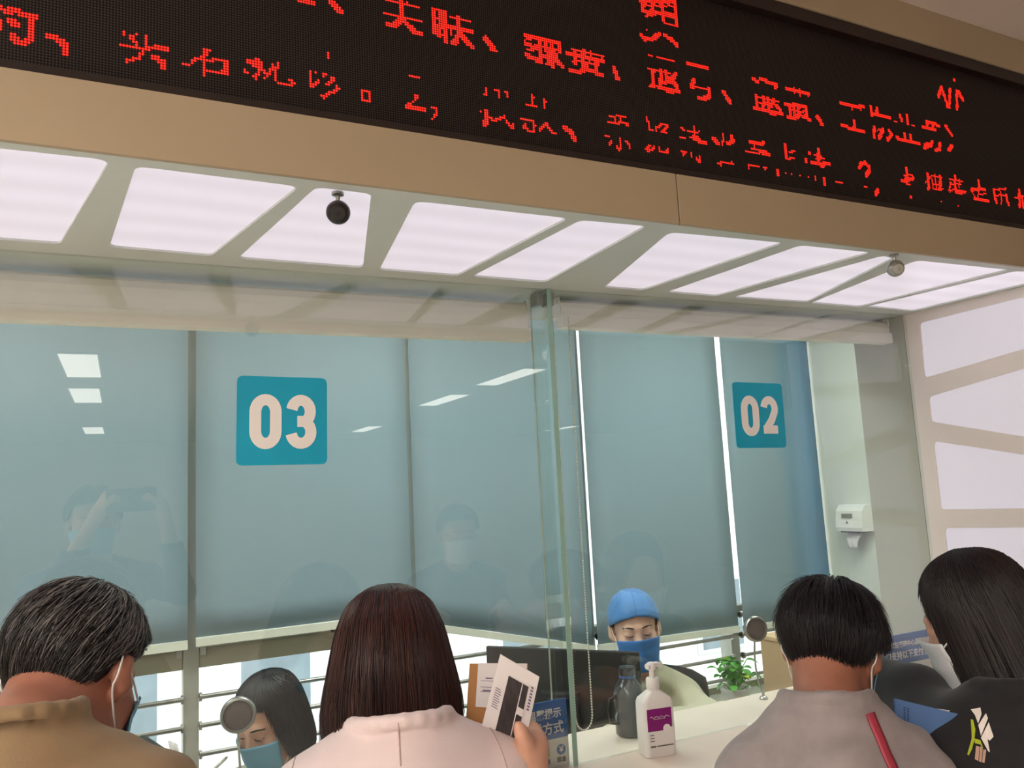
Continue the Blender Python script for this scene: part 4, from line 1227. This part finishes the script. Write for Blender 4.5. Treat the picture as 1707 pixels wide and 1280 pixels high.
    torso(c, loose)
    waist = waist_z if waist_z else pz + .02
    for s_ in (-1, 1):
        S_, E_, W_, d, n, cu, cust = A[s_]
        if sleeve <= 1:
            q = S_.lerp(E_, sleeve); c.cone(S_, q, .052 + loose, .050 + loose * .8, .035)
        else:
            q = E_.lerp(W_, sleeve - 1); c.cone(S_, E_, .048 + loose, .041 + loose, .035); c.cone(E_, q, .041 + loose, .031 + loose * .8, .02)
            if collar: c.cone(q - (W_ - E_).normalized() * .012, q, .034 + loose * .8, .034 + loose * .8, .004)
    nk = (hp(0, -.022, -.062) - N).normalized()
    lowest = hem if hem else waist - .14
    rr = neck_r + collar_r - .004
    c.cut_cone(N + Vector((0, .012, -.05 - neck_low)), N + Vector((0, .03, .12)), rr - .004, rr + .01, .006)
    if collar:
        for k in range(20):
            a0, a1 = 2 * PI * k / 20, 2 * PI * (k + 1) / 20
            rr = neck_r + collar_r
            f = lambda a: N + Vector((math.cos(a) * (rr + .006), .006 + math.sin(a) * (rr + .006) * 1.1, .031 + loose * .5 - neck_low - .045 * max(0, math.sin(a)) - .010 * math.sin(a) - .006 * math.cos(a) ** 2))
            c.cone(f(a0), f(a1), collar, collar, .012)
    if extra: extra(c, N, sh, INV)
    c.pr.append(('xe', Vector((0, 0, lowest - .5)), Vector((.8, .8, .5)), None, 0, .01))
    ph = random.random() * 6
    if fold:
        warp = lambda X, Y, Z: (fold * (np.sin(Z * 38 + X * 14 + ph + 2 * np.sin(X * 9 + ph)) * .5 + np.sin(X * 31 - Z * 22 + Y * 12 + 2 * ph) * .4 + .35 * np.sin(Z * 83 + Y * 40 - X * 37)) * np.clip((N.z + .02 - Z) * 30, .0, 1)).astype(np.float32)
    else: warp = None
    px_ = [p for s_ in (-1, 1) for p in ((A[s_][1], A[s_][2]) if sleeve > 1 else (A[s_][1],))]
    x0, x1 = min(min(p.x for p in px_) - .09, -.29), max(max(p.x for p in px_) + .09, .29)
    y0, y1 = min(min(p.y for p in px_) - .09, -.20), max(max(p.y for p in px_) + .09, lean + .22)
    zc = max(lowest - .02, zlow)
    zz = span([(lowest - .03, zc, .012), (zc, N.z + .09, fine)]) if zc > lowest - .02 else span([(lowest - .03, N.z + .09, fine)])
    me = c.mesh(top_name, span([(x0, x1, fine)]), span([(y0, y1, fine)]), zz, warp)
    shirt = link_mesh(top_name, me, top, body, world=False)
    # ---- trousers and shoes
    t = Solid()
    t.ell(Pv + Vector((0, -.01, 0)), (.168, .114, .125), .04)
    for s_ in (-1, 1):
        hp_, kn, an = L[s_]
        t.cone(hp_, kn, .088, .062, .03); t.cone(kn, an + Vector((0, 0, .01)), .062, .052, .02)
    t.pr.append(('xe', Vector((0, 0, pz + .62)), Vector((.8, .8, .5)), None, 0, .01))
    yy = max(L[1][1].y, L[1][2].y)
    me = t.mesh('trousers', span([(-.24, .24, .014)]), span([(-.16, yy + .12, .014)]), span([(.04, pz + .2, .014)]))
    link_mesh('trousers', me, bottom, body, world=False)
    for s_ in (-1, 1):
        an = L[s_][2]
        sh_ = Solid().ell(an + Vector((0, .055, -.045)), (.046, .135, .040), .02).ell(an + Vector((0, -.03, -.02)), (.042, .05, .05), .02)
        sh_.pr.append(('xe', Vector((an.x, an.y, -.5)), Vector((.6, .6, .5)), None, 0, .004))
        me = sh_.mesh('shoe', span([(an.x - .07, an.x + .07, .01)]), span([(an.y - .11, an.y + .22, .01)]), span([(-.02, .13, .01)]))
        link_mesh('shoe', me, shoe or M['black_plastic'], body, world=False)
    return dict(body=body, shirt=shirt, HM=HM, N=N, INV=INV, root=root, rot=rot, A=A, L=L, Pv=Pv, sh=sh)

def face_mask(P, m, low=False):
    """pleated mask wrapped round nose, cheeks and chin, with two ear loops"""
    HM, body = P['HM'], P['body']
    g = []
    nv, nu = 15, 21
    for j in range(nv):
        v = j / (nv - 1); z = -.020 - .098 * v
        row = []
        for i in range(nu):
            u = -1 + 2 * i / (nu - 1)
            zz = z + (.012 * (1 - abs(u)) * (1 - v)) + .006 * v * (1 - u * u) * -1
            half = .076 - .013 * v
            x = half * math.sin(u * 1.25) / math.sin(1.25)
            y = .054 + (.078 - .012 * v) * math.cos(u * 1.25) - .022
            y += .016 * math.exp(-(u / .28) ** 2) * (1 - .55 * v)
            y += .0022 * (math.sin(v * 16) if .2 < v < .85 else 0)
            row.append(HM @ Vector((x, y, zz)))
        g.append(row)
    o = MB().sheet(g, .0016).build('face_mask', m, body, world=False, smooth=True)
    for s_ in (-1, 1):
        e = nu - 1 if s_ > 0 else 0
        inv = HM.inverted()
        a, b_ = inv @ g[1][e], inv @ g[nv - 2][e]
        ear_t, ear_b = Vector((s_ * .082, -.022, .016)), Vector((s_ * .080, -.024, -.030))
        pts = [a, a.lerp(ear_t, .5) + Vector((s_ * .003, 0, .003)), ear_t, Vector((s_ * .089, -.028, .010)), Vector((s_ * .091, -.032, -.006)), Vector((s_ * .089, -.030, -.020)), ear_b, ear_b.lerp(b_, .5) + Vector((s_ * .003, 0, -.003)), b_]
        for _ in range(2):
            pts = [pts[0]] + [q for u, w in zip(pts, pts[1:]) for q in (u.lerp(w, .25), u.lerp(w, .75))] + [pts[-1]]
        MB().tube([HM @ p for p in pts], .0014, 6).build('ear_loop', LOOP, o, world=False, smooth=True).parent = o
    return o
def eyes(P, down=.35, brow=True):
    HM, body = P['HM'], P['body']
    for s_ in (-1, 1):
        line = MB()
        line.tube([HM @ Vector((s_ * (.018 + .028 * k / 8), .0908 - .0030 * (k / 4 - 1) ** 2 - .011 * (k / 8) ** 2, -.0012 - .0035 * math.sin(PI * k / 8))) for k in range(9)], [.0008 + .0009 * math.sin(PI * k / 8) for k in range(9)], 6)
        line.build('eyelashes', IRIS, body, world=False)
        if brow:
            g = MB().tube([HM @ Vector((s_ * (.014 + .036 * k / 8), .0922 - .022 * (k / 8) ** 2, .0225 + .0045 * math.sin(PI * k / 9) - .002 * k / 8)) for k in range(9)], [.0012 + .0014 * math.sin(PI * (k + 1) / 10) for k in range(9)], 6)
            g.build('eyebrow', BROW, body, world=False)
def to_world(P, o=None):
    return Matrix.Translation(P['root']) @ P['rot']
def surface(P, o):
    """ray tool for laying things on a garment"""
    W = to_world(P)
    vs = [W @ v.co for v in o.data.vertices]
    return BVHTree.FromPolygons(vs, [tuple(p.vertices) for p in o.data.polygons])
def hit(tree, px, py, lift=.002):
    d = Vector(ray(px, py)).normalized()
    loc, nor, _, _ = tree.ray_cast(Vector(CAMLOC), d)
    if loc is None: return None
    if nor.dot(d) > 0: nor = -nor
    return loc + nor * lift

# ------------------------------------------------------------------ the people
def facing(fx, fy): return math.atan2(-fx, fy)
JEANS = cloth('dark_trousers', srgb(48, 50, 60)); BLACKT = cloth('black_trousers', srgb(32, 32, 36))
deg = math.degrees
# 1. grey-haired man at the left
Hm = at(124, 1126, 1.08)
olive = cloth('olive_cotton', srgb(150, 124, 92), .2, 900, .05)
P1 = person('man with short greying hair in an olive-brown T-shirt, his back turned, at the left', Hm, R(-6), head=(-28, 30, -4), hs=.93, lean=.12, neckf=.125, neck_drop=.045, sw=.150, shdrop=.115, side=.045, female=False,
            skin=SKIN2, top=olive, top_name='t_shirt', sleeve=.75, bottom=JEANS, collar=.0075, collar_r=.012, neck_r=.054, loose=.014, fold=.0075)
def th1(az, ph):
    a = abs(math.degrees(az))
    t = interp(ph, [0, 40, 80, 100, 115, 126, 140], [.019, .019, .016, .012, .007, .003, .0005])
    return t
hull, se = scalp_hull(th1, lambda a: interp(abs(a), [0, 40, 75, 92, 108, 125, 180], [138, 135, 122, 96, 97, 74, 66]))
grey = lambda az, v: (.42 + .55 * max(0, math.sin(az * .8 + .6))) * (1.1 - .9 * v)
Hair(hull, se).build('hair', hair_material('greying_hair', srgb(20, 17, 18), srgb(165, 158, 156)), P1['body'], P1['HM'], 8000, length=.20, seed=4, r=.00065, drift=-.22, lift=.006, grey=grey)
face_mask(P1, MASK_BLUE)
# 2. woman with the brown bob
Hw = at(652, 1116, 1.26)
blush = cloth('blush_cotton', srgb(222, 204, 203), .18, 500, .03)
hw = at(884, 1262, 1.17)
fingers = [([at(884, 1285, 1.165), at(886, 1245, 1.165)], [.026, .026]), ([at(876, 1262, 1.16), at(877, 1238, 1.16)], [.02, .018]),
           ([at(893, 1255, 1.17), at(895, 1230, 1.175), at(889, 1215, 1.19), at(872, 1212, 1.205), at(858, 1216, 1.205)], [.014, .011, .0095, .0085, .007]),
           ([at(893, 1258, 1.175), at(897, 1240, 1.185), at(889, 1228, 1.2), at(870, 1226, 1.212), at(854, 1230, 1.212)], [.013, .011, .0095, .0085, .007]),
           ([at(892, 1264, 1.175), at(897, 1252, 1.185), at(889, 1244, 1.2), at(871, 1241, 1.21), at(857, 1245, 1.21)], [.012, .0105, .009, .008, .007]),
           ([at(890, 1270, 1.175), at(896, 1264, 1.185), at(888, 1259, 1.195), at(873, 1257, 1.203), at(862, 1260, 1.203)], [.011, .009, .008, .0075, .006]),
           ([at(880, 1258, 1.155), at(877, 1238, 1.142), at(870, 1222, 1.136), at(864, 1210, 1.136)], [.0150, .0118, .0100, .0078])]
P2 = person('woman with a straight brown bob in a pale pink blouse, holding papers up', Hw, R(-12), head=(-4, 24, 0), hs=.93, ears=False, lean=.14, neckf=.11, neck_drop=.078, sw=.133, shdrop=.078,
            arms={'R': dict(elbow=at(822, 1470, 1.14), wrist=at(884, 1290, 1.165), fingers=fingers)}, top=blush, top_name='blouse', sleeve=1.42, bottom=JEANS, collar=.008, collar_r=.012, loose=.014, fold=.004, fine=.0042)
bob = smooth_tab([(0, .139, .0, .0, .0), (.12, .134, .042, .046, .045), (.28, .108, .074, .084, .08), (.45, .06, .093, .104, .098), (.62, .01, .101, .110, .10), (.8, -.04, .109, .108, .098), (.90, -.074, .113, .114, .09), (1, -.175, .108, .134, .085)])
def bob_end(az):
    a = abs(math.degrees(az)); return interp(a, [0, 40, 70, 120, 135, 150, 180], [.985, .985, .91, .90, .83, .42, .36])
brown = hair_material('brown_hair', srgb(24, 10, 9), srgb(76, 35, 28), .38)
hull, se = drop_hull(bob, bob_end, .012)
Hair(hull, se).build('hair', brown, P2['body'], P2['HM'], 4600, seed=2, r=.0010, lift=.006, jit=.05, steps=11)
face_mask(P2, MASK_BLUE)
eyes(P2)
# stitched seams of the blouse
t2 = surface(P2, P2['shirt'])
def seam(pxs, name, P, tree, m, r=.0011):
    pts = [hit(tree, x, y, .0008) for x, y in pxs]
    pts = [p for p in pts if p is not None]
    if len(pts) > 2: MB().tube(pts, r, 6).build(name, m, P['body'], smooth=True)
stitch = mat('stitching', srgb(196, 168, 166), .8, noise=.1, nscale=300)
seam([(664 + .3 * k, 1205 + 6 * k) for k in range(13)], 'back_seam', P2, t2, stitch)
seam([(799, 1192), (808, 1202), (816, 1214), (824, 1228), (831, 1243), (838, 1260), (844, 1280), (848, 1300)], 'armhole_seam', P2, t2, stitch)
seam([(518, 1222), (508, 1234), (500, 1247), (493, 1262), (488, 1280), (485, 1300)], 'armhole_seam', P2, t2, stitch)
# 3. short-haired woman in grey
H3 = at(1386, 1082, 1.40)
greyk = cloth('grey_jersey', srgb(152, 142, 142), .3, 800, .12)
P3 = person('woman with short black hair in a grey sweatshirt, seen from behind', H3, facing(.62, .78), head=(-22, 22, 3), hs=.88, lean=.12, neckf=.11, neck_drop=.085, sw=.112, shdrop=.095, side=.030, skin=SKIN2,
            top=greyk, top_name='sweatshirt', sleeve=1.9, bottom=BLACKT, collar=.0065, collar_r=.010, loose=.018, fold=.0095)
def th3(az, ph):
    return interp(ph, [0, 30, 60, 90, 105, 118, 140], [.024, .027, .028, .025, .019, .010, .003]) + .002 * math.sin(az * 7 + ph * .08)
hull, se = scalp_hull(th3, lambda a: interp(a, [-180, -130, -100, -70, -30, 0, 30, 70, 92, 115, 130, 180], [62, 74, 108, 126, 135, 138, 135, 122, 98, 102, 74, 62]))
black = hair_material('black_hair', srgb(10, 9, 11), srgb(44, 38, 42), .4)
Hair(hull, se).build('hair', black, P3['body'], P3['HM'], 4200, length=.36, seed=9, r=.0009, lift=.014, drift=.05)
face_mask(P3, MASK_BLUE)
t3 = surface(P3, P3['shirt'])
neckl = MB().tube([P3['N'] + Vector((math.cos(a) * .063, .004 + math.sin(a) * .069, .010 - .016 * math.sin(a))) for a in [2 * PI * k / 28 for k in range(28)]], .0032, 8, closed=True)
neckl.build('beaded_collar', mat('maroon_trim', srgb(60, 24, 26), .6, bump=.6, bscale=700), P3['body'], world=False, smooth=True)
# 4. long-haired woman at the right
H4 = at(1632, 1034, 1.46)
jet = cloth('black_jacket', srgb(26, 25, 28), .2, 500, .1)
lw_ = at(1452, 1132, 1.62)
P4 = person('woman with very long dark hair in a black jacket at the right edge', H4, facing(.30, .95), head=(36, 18, 0), hs=.95, ears=False, lean=.08, neckf=.08, neck_drop=.13, sw=.155, shdrop=.085,
            arms={'L': dict(elbow=at(1530, 1168, 1.50), wrist=lw_, dir=(-.35, .8, -.3), curl=.6), 'R': dict(elbow=at(1690, 1420, 1.42), wrist=at(1612, 1262, 1.42), dir=(-.6, -.25, .25), n=(.2, -.9, .2), curl=.5)},
            top=jet, top_name='jacket', sleeve=1.98, bottom=BLACKT, collar=.012, collar_r=.016, loose=.022, fold=.006)
lng = smooth_tab([(0, .137, .0, .0, .0), (.06, .132, .042, .046, .042), (.14, .106, .074, .084, .078), (.23, .055, .092, .104, .096), (.33, -.01, .094, .110, .099), (.45, -.085, .096, .112, .094), (.6, -.17, .112, .120, .075), (.8, -.29, .118, .132, .06), (1, -.42, .11, .135, .05)])
def lng_end(az):
    a = math.degrees(az); b = abs(a)
    return interp(b, [0, 100, 124, 138, 155, 180], [1, 1, .95, .30, .17, .15])
dark = hair_material('long_dark_hair', srgb(12, 8, 9), srgb(38, 23, 21), .42)
hull, se = drop_hull(lng, lng_end, .01)
Hair(hull, se).build('hair', dark, P4['body'], P4['HM'], 5200, seed=12, r=.0011, lift=.006, jit=.06, steps=14, ns=26)
face_mask(P4, MASK_WHITE)
# 5. seated clerk at the 03 window
H5 = at(450, 1200, 2.2)
sand = cloth('sand_jacket', srgb(188, 182, 164), .15, 500); must = cloth('mustard_knit', srgb(190, 140, 50), .4, 600)
f5 = facing(-.78, -.62)
P5 = person('clerk with a black bob and light blue mask seated behind the 03 window', H5, f5, head=(0, 18, 0), hs=.94, ears=False, lean=.04, neckf=.05, sw=.165, sit=True, pelvis_z=H5.z - .66,
            top=sand, top_name='uniform_jacket', sleeve=1.9, bottom=BLACKT, collar=.012, collar_r=.02, loose=.014, fold=.005, fine=.007)
bob5 = smooth_tab([(0, .142, .0, .0, .0), (.12, .136, .042, .046, .045), (.28, .110, .076, .086, .084), (.45, .06, .094, .106, .102), (.62, .0, .102, .112, .10), (.8, -.06, .106, .112, .096), (.93, -.105, .102, .108, .085), (1, -.122, .094, .10, .075)])
def bob5_end(az):
    a = abs(math.degrees(az)); return interp(a, [0, 60, 112, 126, 140, 180], [1, 1, 1.0, .85, .40, .38])
hull, se = drop_hull(bob5, bob5_end, .01)
Hair(hull, se).build('hair', black, P5['body'], P5['HM'], 3000, seed=21, r=.0013, lift=.005, jit=.03)
face_mask(P5, MASK_BLUE); eyes(P5)
# 6. seated clerk in the blue cap
H6 = at(1058, 1046, 2.66)
f6 = facing(-.50, -.86)
W6 = lambda px, py, d: at(px, py, d)
P6 = person('clerk in a blue surgical cap and mask seated behind the 02 window', H6, f6 + R(8), head=(-4, 6, 4), hs=.95, lean=.06, neckf=.05, sw=.150, shdrop=.08, sit=True, pelvis_z=H6.z - .66,
            arms={'L': dict(elbow=at(1174, 1198, 2.52), wrist=at(1105, 1215, 2.30), dir=(-.6, -.5, 0), curl=.5), 'R': dict(elbow=at(1010, 1240, 2.55), wrist=at(1020, 1235, 2.28), dir=(.1, -.6, 0), curl=.5)},
            skin=skin_mat('skin_light', srgb(222, 178, 156)), top=cloth('khaki_uniform', srgb(190, 184, 158), .15, 500), top_name='uniform_jacket', sleeve=1.9, bottom=BLACKT, collar=.013, collar_r=.022, loose=.016, fold=.006, fine=.006)
face_mask(P6, MASK_DEEP); eyes(P6)
def cap_end(az):
    return interp(abs(math.degrees(az)), [0, 60, 85, 110, 150, 180], [.88, .84, .76, .66, .54, .50])
cap_h, _ = scalp_hull(lambda az, ph: interp(ph, [0, 40, 80, 120, 140], [.011, .013, .012, .010, .006]) + .0016 * math.sin(az * 13 + ph * .12) + .0012 * math.sin(az * 29), lambda a: 0)
g = []
for j in range(16):
    g.append([P6['HM'] @ Vector(cap_h(-PI + 2 * PI * i / 60, cap_end(-PI + 2 * PI * i / 60) * j / 15, .001)) for i in range(61)])
MB().sheet(g, .002).build('surgical_cap', cloth('cap_blue', srgb(78, 130, 190), .3, 150, .06), P6['body'], world=False, smooth=True)
hull6, se6 = scalp_hull(lambda az, ph: interp(ph, [0, 80, 110, 140], [.008, .007, .006, .004]), lambda a: interp(abs(a), [0, 60, 88, 100, 112, 180], [125, 118, 98, 108, 78, 66]))
Hair(hull6, se6).build('hair', black, P6['body'], P6['HM'], 700, length=.3, seed=5, r=.0011, lift=.001)
office_chair(P5['root'].x, P5['root'].y, f5, 'black mesh office chair of the clerk with the black bob', P5['N'].z - .02)
office_chair(P6['root'].x - .01, P6['root'].y + .02, facing(-.80, -.6), 'black mesh office chair of the clerk in the blue cap', .985)

t6 = surface(P6, P6['shirt'])
def patch(poly, name, m, P, tree, lift=.004):
    pts = [hit(tree, x, y, lift) for x, y in poly]; base = [hit(tree, x, y, -.001) for x, y in poly]
    if all(p is not None for p in pts + base):
        n = len(pts)
        MB().add(pts + base, [tuple(range(n)), tuple(range(2 * n - 1, n - 1, -1))] + [(i, i + n, (i + 1) % n + n, (i + 1) % n) for i in range(n)]).build(name, m, P['body'])
patch([(1100, 1096), (1114, 1106), (1120, 1118), (1112, 1124), (1106, 1150), (1098, 1130)], 'lapel', bpy.data.materials['khaki_uniform'], P6, t6)
pen = thing('pen', 'white pen held by the seated clerk with the black bob', 'pen', at(362, 1276, 2.0))
MB().tube([at(358, 1281, 2.0), at(376, 1264, 2.0)], .004, 10).build('barrel', M['white_plastic'], pen)
MB().tube([at(376, 1264, 2.0), at(379, 1261.5, 2.0)], [.0036, .002], 10).build('tip', M['steel'], pen)
sh0 = [at(281, 1235, 1.83), at(294, 1240, 1.83), at(312, 1300, 1.80), at(297, 1300, 1.80)]
ps = thing('loose_papers', 'few loose white papers beside the small dark screen', 'paper', sh0[3])

# ------------------------------------------------------------------ things the visitors hold and wear
kraft = mat('kraft_card', srgb(176, 126, 78), .75, noise=.06, nscale=25)
film = mat('scan_film', srgb(52, 46, 48), .5, noise=.35, nscale=60, stretch=(4, 4, .6))
def quad_sheet(cs, bend=.0, n=8):
    a, b_, c_, d_ = (Vector(v) for v in cs)
    nn = (b_ - a).cross(d_ - a).normalized()
    return [[a.lerp(b_, i / n).lerp(d_.lerp(c_, i / n), j / n) + nn * bend * math.sin(PI * i / n) for i in range(n + 1)] for j in range(n + 1)]
def sub_quad(cs, u0, v0, u1, v1, lift):
    a, b_, c_, d_ = (Vector(v) for v in cs)
    nn = (b_ - a).cross(d_ - a).normalized()
    if nn.dot(Vector(ray(850, 1180))) > 0: nn = -nn
    f = lambda u, v: a.lerp(b_, u).lerp(d_.lerp(c_, u), v) + nn * lift
    return [f(u0, v0), f(u1, v0), f(u1, v1), f(u0, v1)], nn
MB().sheet(quad_sheet(sh0, .012), .004).build('sheets', M['white_paper'], ps, smooth=True)
fc = [at(783, 1106, 1.225), at(880, 1107, 1.24), at(868, 1290, 1.215), at(772, 1275, 1.20)]
fo = thing('document_folder', 'brown card folder with a white form, held behind the scan printout', 'folder', fc[3])
MB().sheet(quad_sheet(fc), .002).build('folder_card', kraft, fo)
q, nn = sub_quad(fc, .14, -.01, .98, .42, .003)
MB().sheet(quad_sheet(q), .0006).build('form', M['white_paper'], fo)
ln = MB()
for v in (.16, .22, .265):
    p, _ = sub_quad(fc, .2, v, .5, v + .004, .0042); ln.prism(p, nn * .0003)
for v, u0, u1 in ((.13, .28, .4), (.25, .24, .46)):
    p, _ = sub_quad(fc, u0, v, u1, v + .012, .0042); ln.prism(p, nn * .0003)
ln.build('printed_lines', mat('form_ink', srgb(120, 100, 130), .7), fo)
pc = [at(834, 1090, 1.175), at(899, 1128, 1.185), at(862, 1300, 1.175), at(790, 1262, 1.165)]
pa = thing('scan_printout', 'white printout with a dark scan image held up in her right hand', 'paper', pc[3])
MB().sheet(quad_sheet(pc, .0), .0012).build('sheet', M['white_paper'], pa)
p, nn = sub_quad(pc, .30, .14, .80, .93, .0016); MB().prism(p, nn * .0003).build('scan_image', film, pa)
p, nn = sub_quad(pc, .62, .10, .81, .40, .0021)
wl = MB()
for (u0, v0, u1, v1) in ((.64, .14, .66, .93), (.30, .68, .80, .69), (.66, .36, .82, .43)):
    p, _ = sub_quad(pc, u0, v0, u1, v1, .0022); wl.prism(p, nn * .0002)
wl.build('white_lines', M['white_paper'], pa)
il = MB()
for k in range(9):
    p, _ = sub_quad(pc, .08, .30 + .022 * k, .20 + .02 * (k % 3), .307 + .022 * k, .0018); il.prism(p, nn * .0002)
for k in range(8):
    p, _ = sub_quad(pc, .86, .12 + .03 * k, .92, .138 + .03 * k, .0018); il.prism(p, nn * .0002)
il.build('printed_lines', bpy.data.materials['form_ink'], pa)
bk = [at(1490, 1164, 1.32), at(1609, 1193, 1.32), at(1607, 1242, 1.305), at(1491, 1205, 1.305)]
bo = thing('booklet', 'blue booklet held between the two women at the right', 'booklet', bk[3])
MB().sheet(quad_sheet(bk), .005).build('cover', mat('booklet_blue', srgb(86, 120, 172), .45, noise=.1, nscale=9), bo)
q = [at(1491, 1165, 1.3245), at(1608, 1194, 1.3245), at(1606, 1241, 1.3095), at(1492, 1204, 1.3095)]
MB().sheet(quad_sheet(q), .003).build('pages', M['white_paper'], bo)
p, nn = sub_quad(bk, .12, .25, .15, .95, .003)
lt = MB()
for u in (.12, .17):
    for k in range(6):
        p, nn = sub_quad(bk, u, .25 + .1 * k, u + .028, .32 + .1 * k, .003); lt.prism(p, nn * .0003)
lt.build('cover_print', mat('cover_ink', srgb(50, 70, 110), .5), bo)
pk = [at(1553, 1180, 1.333), at(1592, 1185, 1.333), at(1592, 1200, 1.33), at(1553, 1196, 1.33)]
cardo = MB().sheet(quad_sheet(pk), .001).build('paper_slip', M['white_paper'])
tag(cardo, 'small white paper slip tucked behind the blue booklet', 'paper')
# shoulder bag of the woman in grey
redl = mat('red_leather', srgb(168, 58, 76), .45, noise=.06, nscale=40)
path = []
for (x, y) in ((1449, 1190), (1453, 1202), (1459, 1216), (1466, 1232), (1473, 1250), (1482, 1270), (1494, 1296), (1506, 1325)):
    pr = [hit(t3, x + dx, y - dx * .3, .003) for dx in (-6.5, -2, 2, 6.5)]
    if all(v is not None for v in pr): path.append(pr)
bag = thing('shoulder_bag', 'red leather shoulder bag strap over the grey sweatshirt', 'bag', path[-1][1] if path else H3)
MB().sheet(path, .003).build('strap', redl, bag, smooth=True)
end = sum((Vector(v) for v in path[-1]), Vector()) / 4
bx = end + Vector((.05, -.07, -.42))
MB().tube([end, end.lerp(bx, .5) + Vector((.03, -.05, 0)), bx + Vector((0, 0, .22))], .006, 8).build('strap', redl, bag)
MB().box((bx.x - .14, bx.y - .05, bx.z - .02), (bx.x + .14, bx.y + .05, bx.z + .22), .02).build('pouch', redl, bag)
# print on the back of the black jacket
t4 = surface(P4, P4['shirt']); 
hair4 = [c for c in P4['body'].children if c.name.startswith('hair')][0]
def decal(polys, name, m, P, tree, lift=.002):
    mb = MB()
    for poly in polys:
        c = [sum(p[i] for p in poly) / len(poly) for i in (0, 1)]
        ring = []
        for i in range(len(poly)):
            a, b_ = poly[i], poly[(i + 1) % len(poly)]
            ring += [(a[0] + (b_[0] - a[0]) * k / 4, a[1] + (b_[1] - a[1]) * k / 4) for k in range(4)]
        pts = [hit(tree, x, y, lift) for x, y in ring]; cc = hit(tree, c[0], c[1], lift)
        if cc is None or any(p is None for p in pts): continue
        n = len(pts)
        mb.add(pts + [cc], [(i, (i + 1) % n, n) for i in range(n)])
    if mb.v: mb.build(name, m, P['body'])
J = lambda pts: [(1590 + x / 9.846, 1150 + y / 9.846) for x, y in pts]
decal([J([(285, 330), (440, 300), (460, 400), (400, 560), (350, 420)]), J([(400, 580), (530, 390), (560, 470), (440, 760)]), J([(440, 790), (570, 530), (650, 770), (590, 840), (540, 700), (530, 840), (500, 800), (590, 1030), (560, 1010)])],
      'white_print', M['white_ink'], P4, t4)
decal([J([(280, 490), (320, 500), (350, 650), (330, 830), (290, 980), (240, 1080), (215, 1060), (280, 900), (290, 700)]), J([(330, 800), (430, 830), (480, 960), (440, 900), (340, 880)])],
      'lime_print', mat('lime_print', srgb(176, 190, 40), .6), P4, t4)
decal([J([(360, 920), (420, 940), (400, 1170), (340, 1140)]), J([(430, 930), (470, 950), (450, 1190), (410, 1180)]), J([(480, 980), (530, 990), (500, 1200), (460, 1190)])],
      'tan_print', mat('tan_print', srgb(196, 160, 140), .6), P4, t4)

# ------------------------------------------------------------------ people behind the camera, seen only as faint mirror images in the glass
phone = thing('smartphone', 'dark smartphone held up by the mirrored photographer', 'phone', (.02, -.02, 1.62))
MB().box((-.055, -.021, 1.665), (.105, -.012, 1.745), .003).build('case', M['black_plastic'], phone)
P7 = person('person holding up a phone, seen only as a faint reflection behind the grey-haired man', (-.10, -.36, 1.625), 0, head=(0, 2, 0), sw=.19, fine=.010, lean=.02,
            arms={'R': dict(elbow=(.20, -.24, 1.36), wrist=(.13, -.08, 1.66), dir=(-.3, .6, .6), n=(1, .2, 0), curl=.8), 'L': dict(elbow=(-.24, -.26, 1.36), wrist=(-.08, -.08, 1.66), dir=(.3, .6, .6), n=(-1, .2, 0), curl=.8)},
            top=cloth('dark_blue_shirt', srgb(60, 70, 92)), top_name='shirt', sleeve=1.9, bottom=BLACKT)
hull, se = scalp_hull(lambda az, ph: interp(ph, [0, 60, 100, 125, 140], [.028, .028, .02, .006, 0]), lambda a: interp(abs(a), [0, 75, 95, 108, 125, 180], [122, 104, 96, 92, 70, 60]))
Hair(hull, se).build('hair', black, P7['body'], P7['HM'], 900, length=.4, seed=31, r=.0013)
face_mask(P7, MASK_BLUE); eyes(P7)
P8 = person('person in dark clothes seen only as a faint reflection left of the glass joint', (1.44, -.52, 1.47), R(8), head=(0, 6, 0), sw=.18, fine=.010, lean=.02,
            top=cloth('charcoal_coat', srgb(70, 74, 84)), top_name='coat', sleeve=1.9, bottom=BLACKT)
Hair(hull, se).build('hair', black, P8['body'], P8['HM'], 900, length=.4, seed=33, r=.0013)
face_mask(P8, MASK_WHITE); eyes(P8)
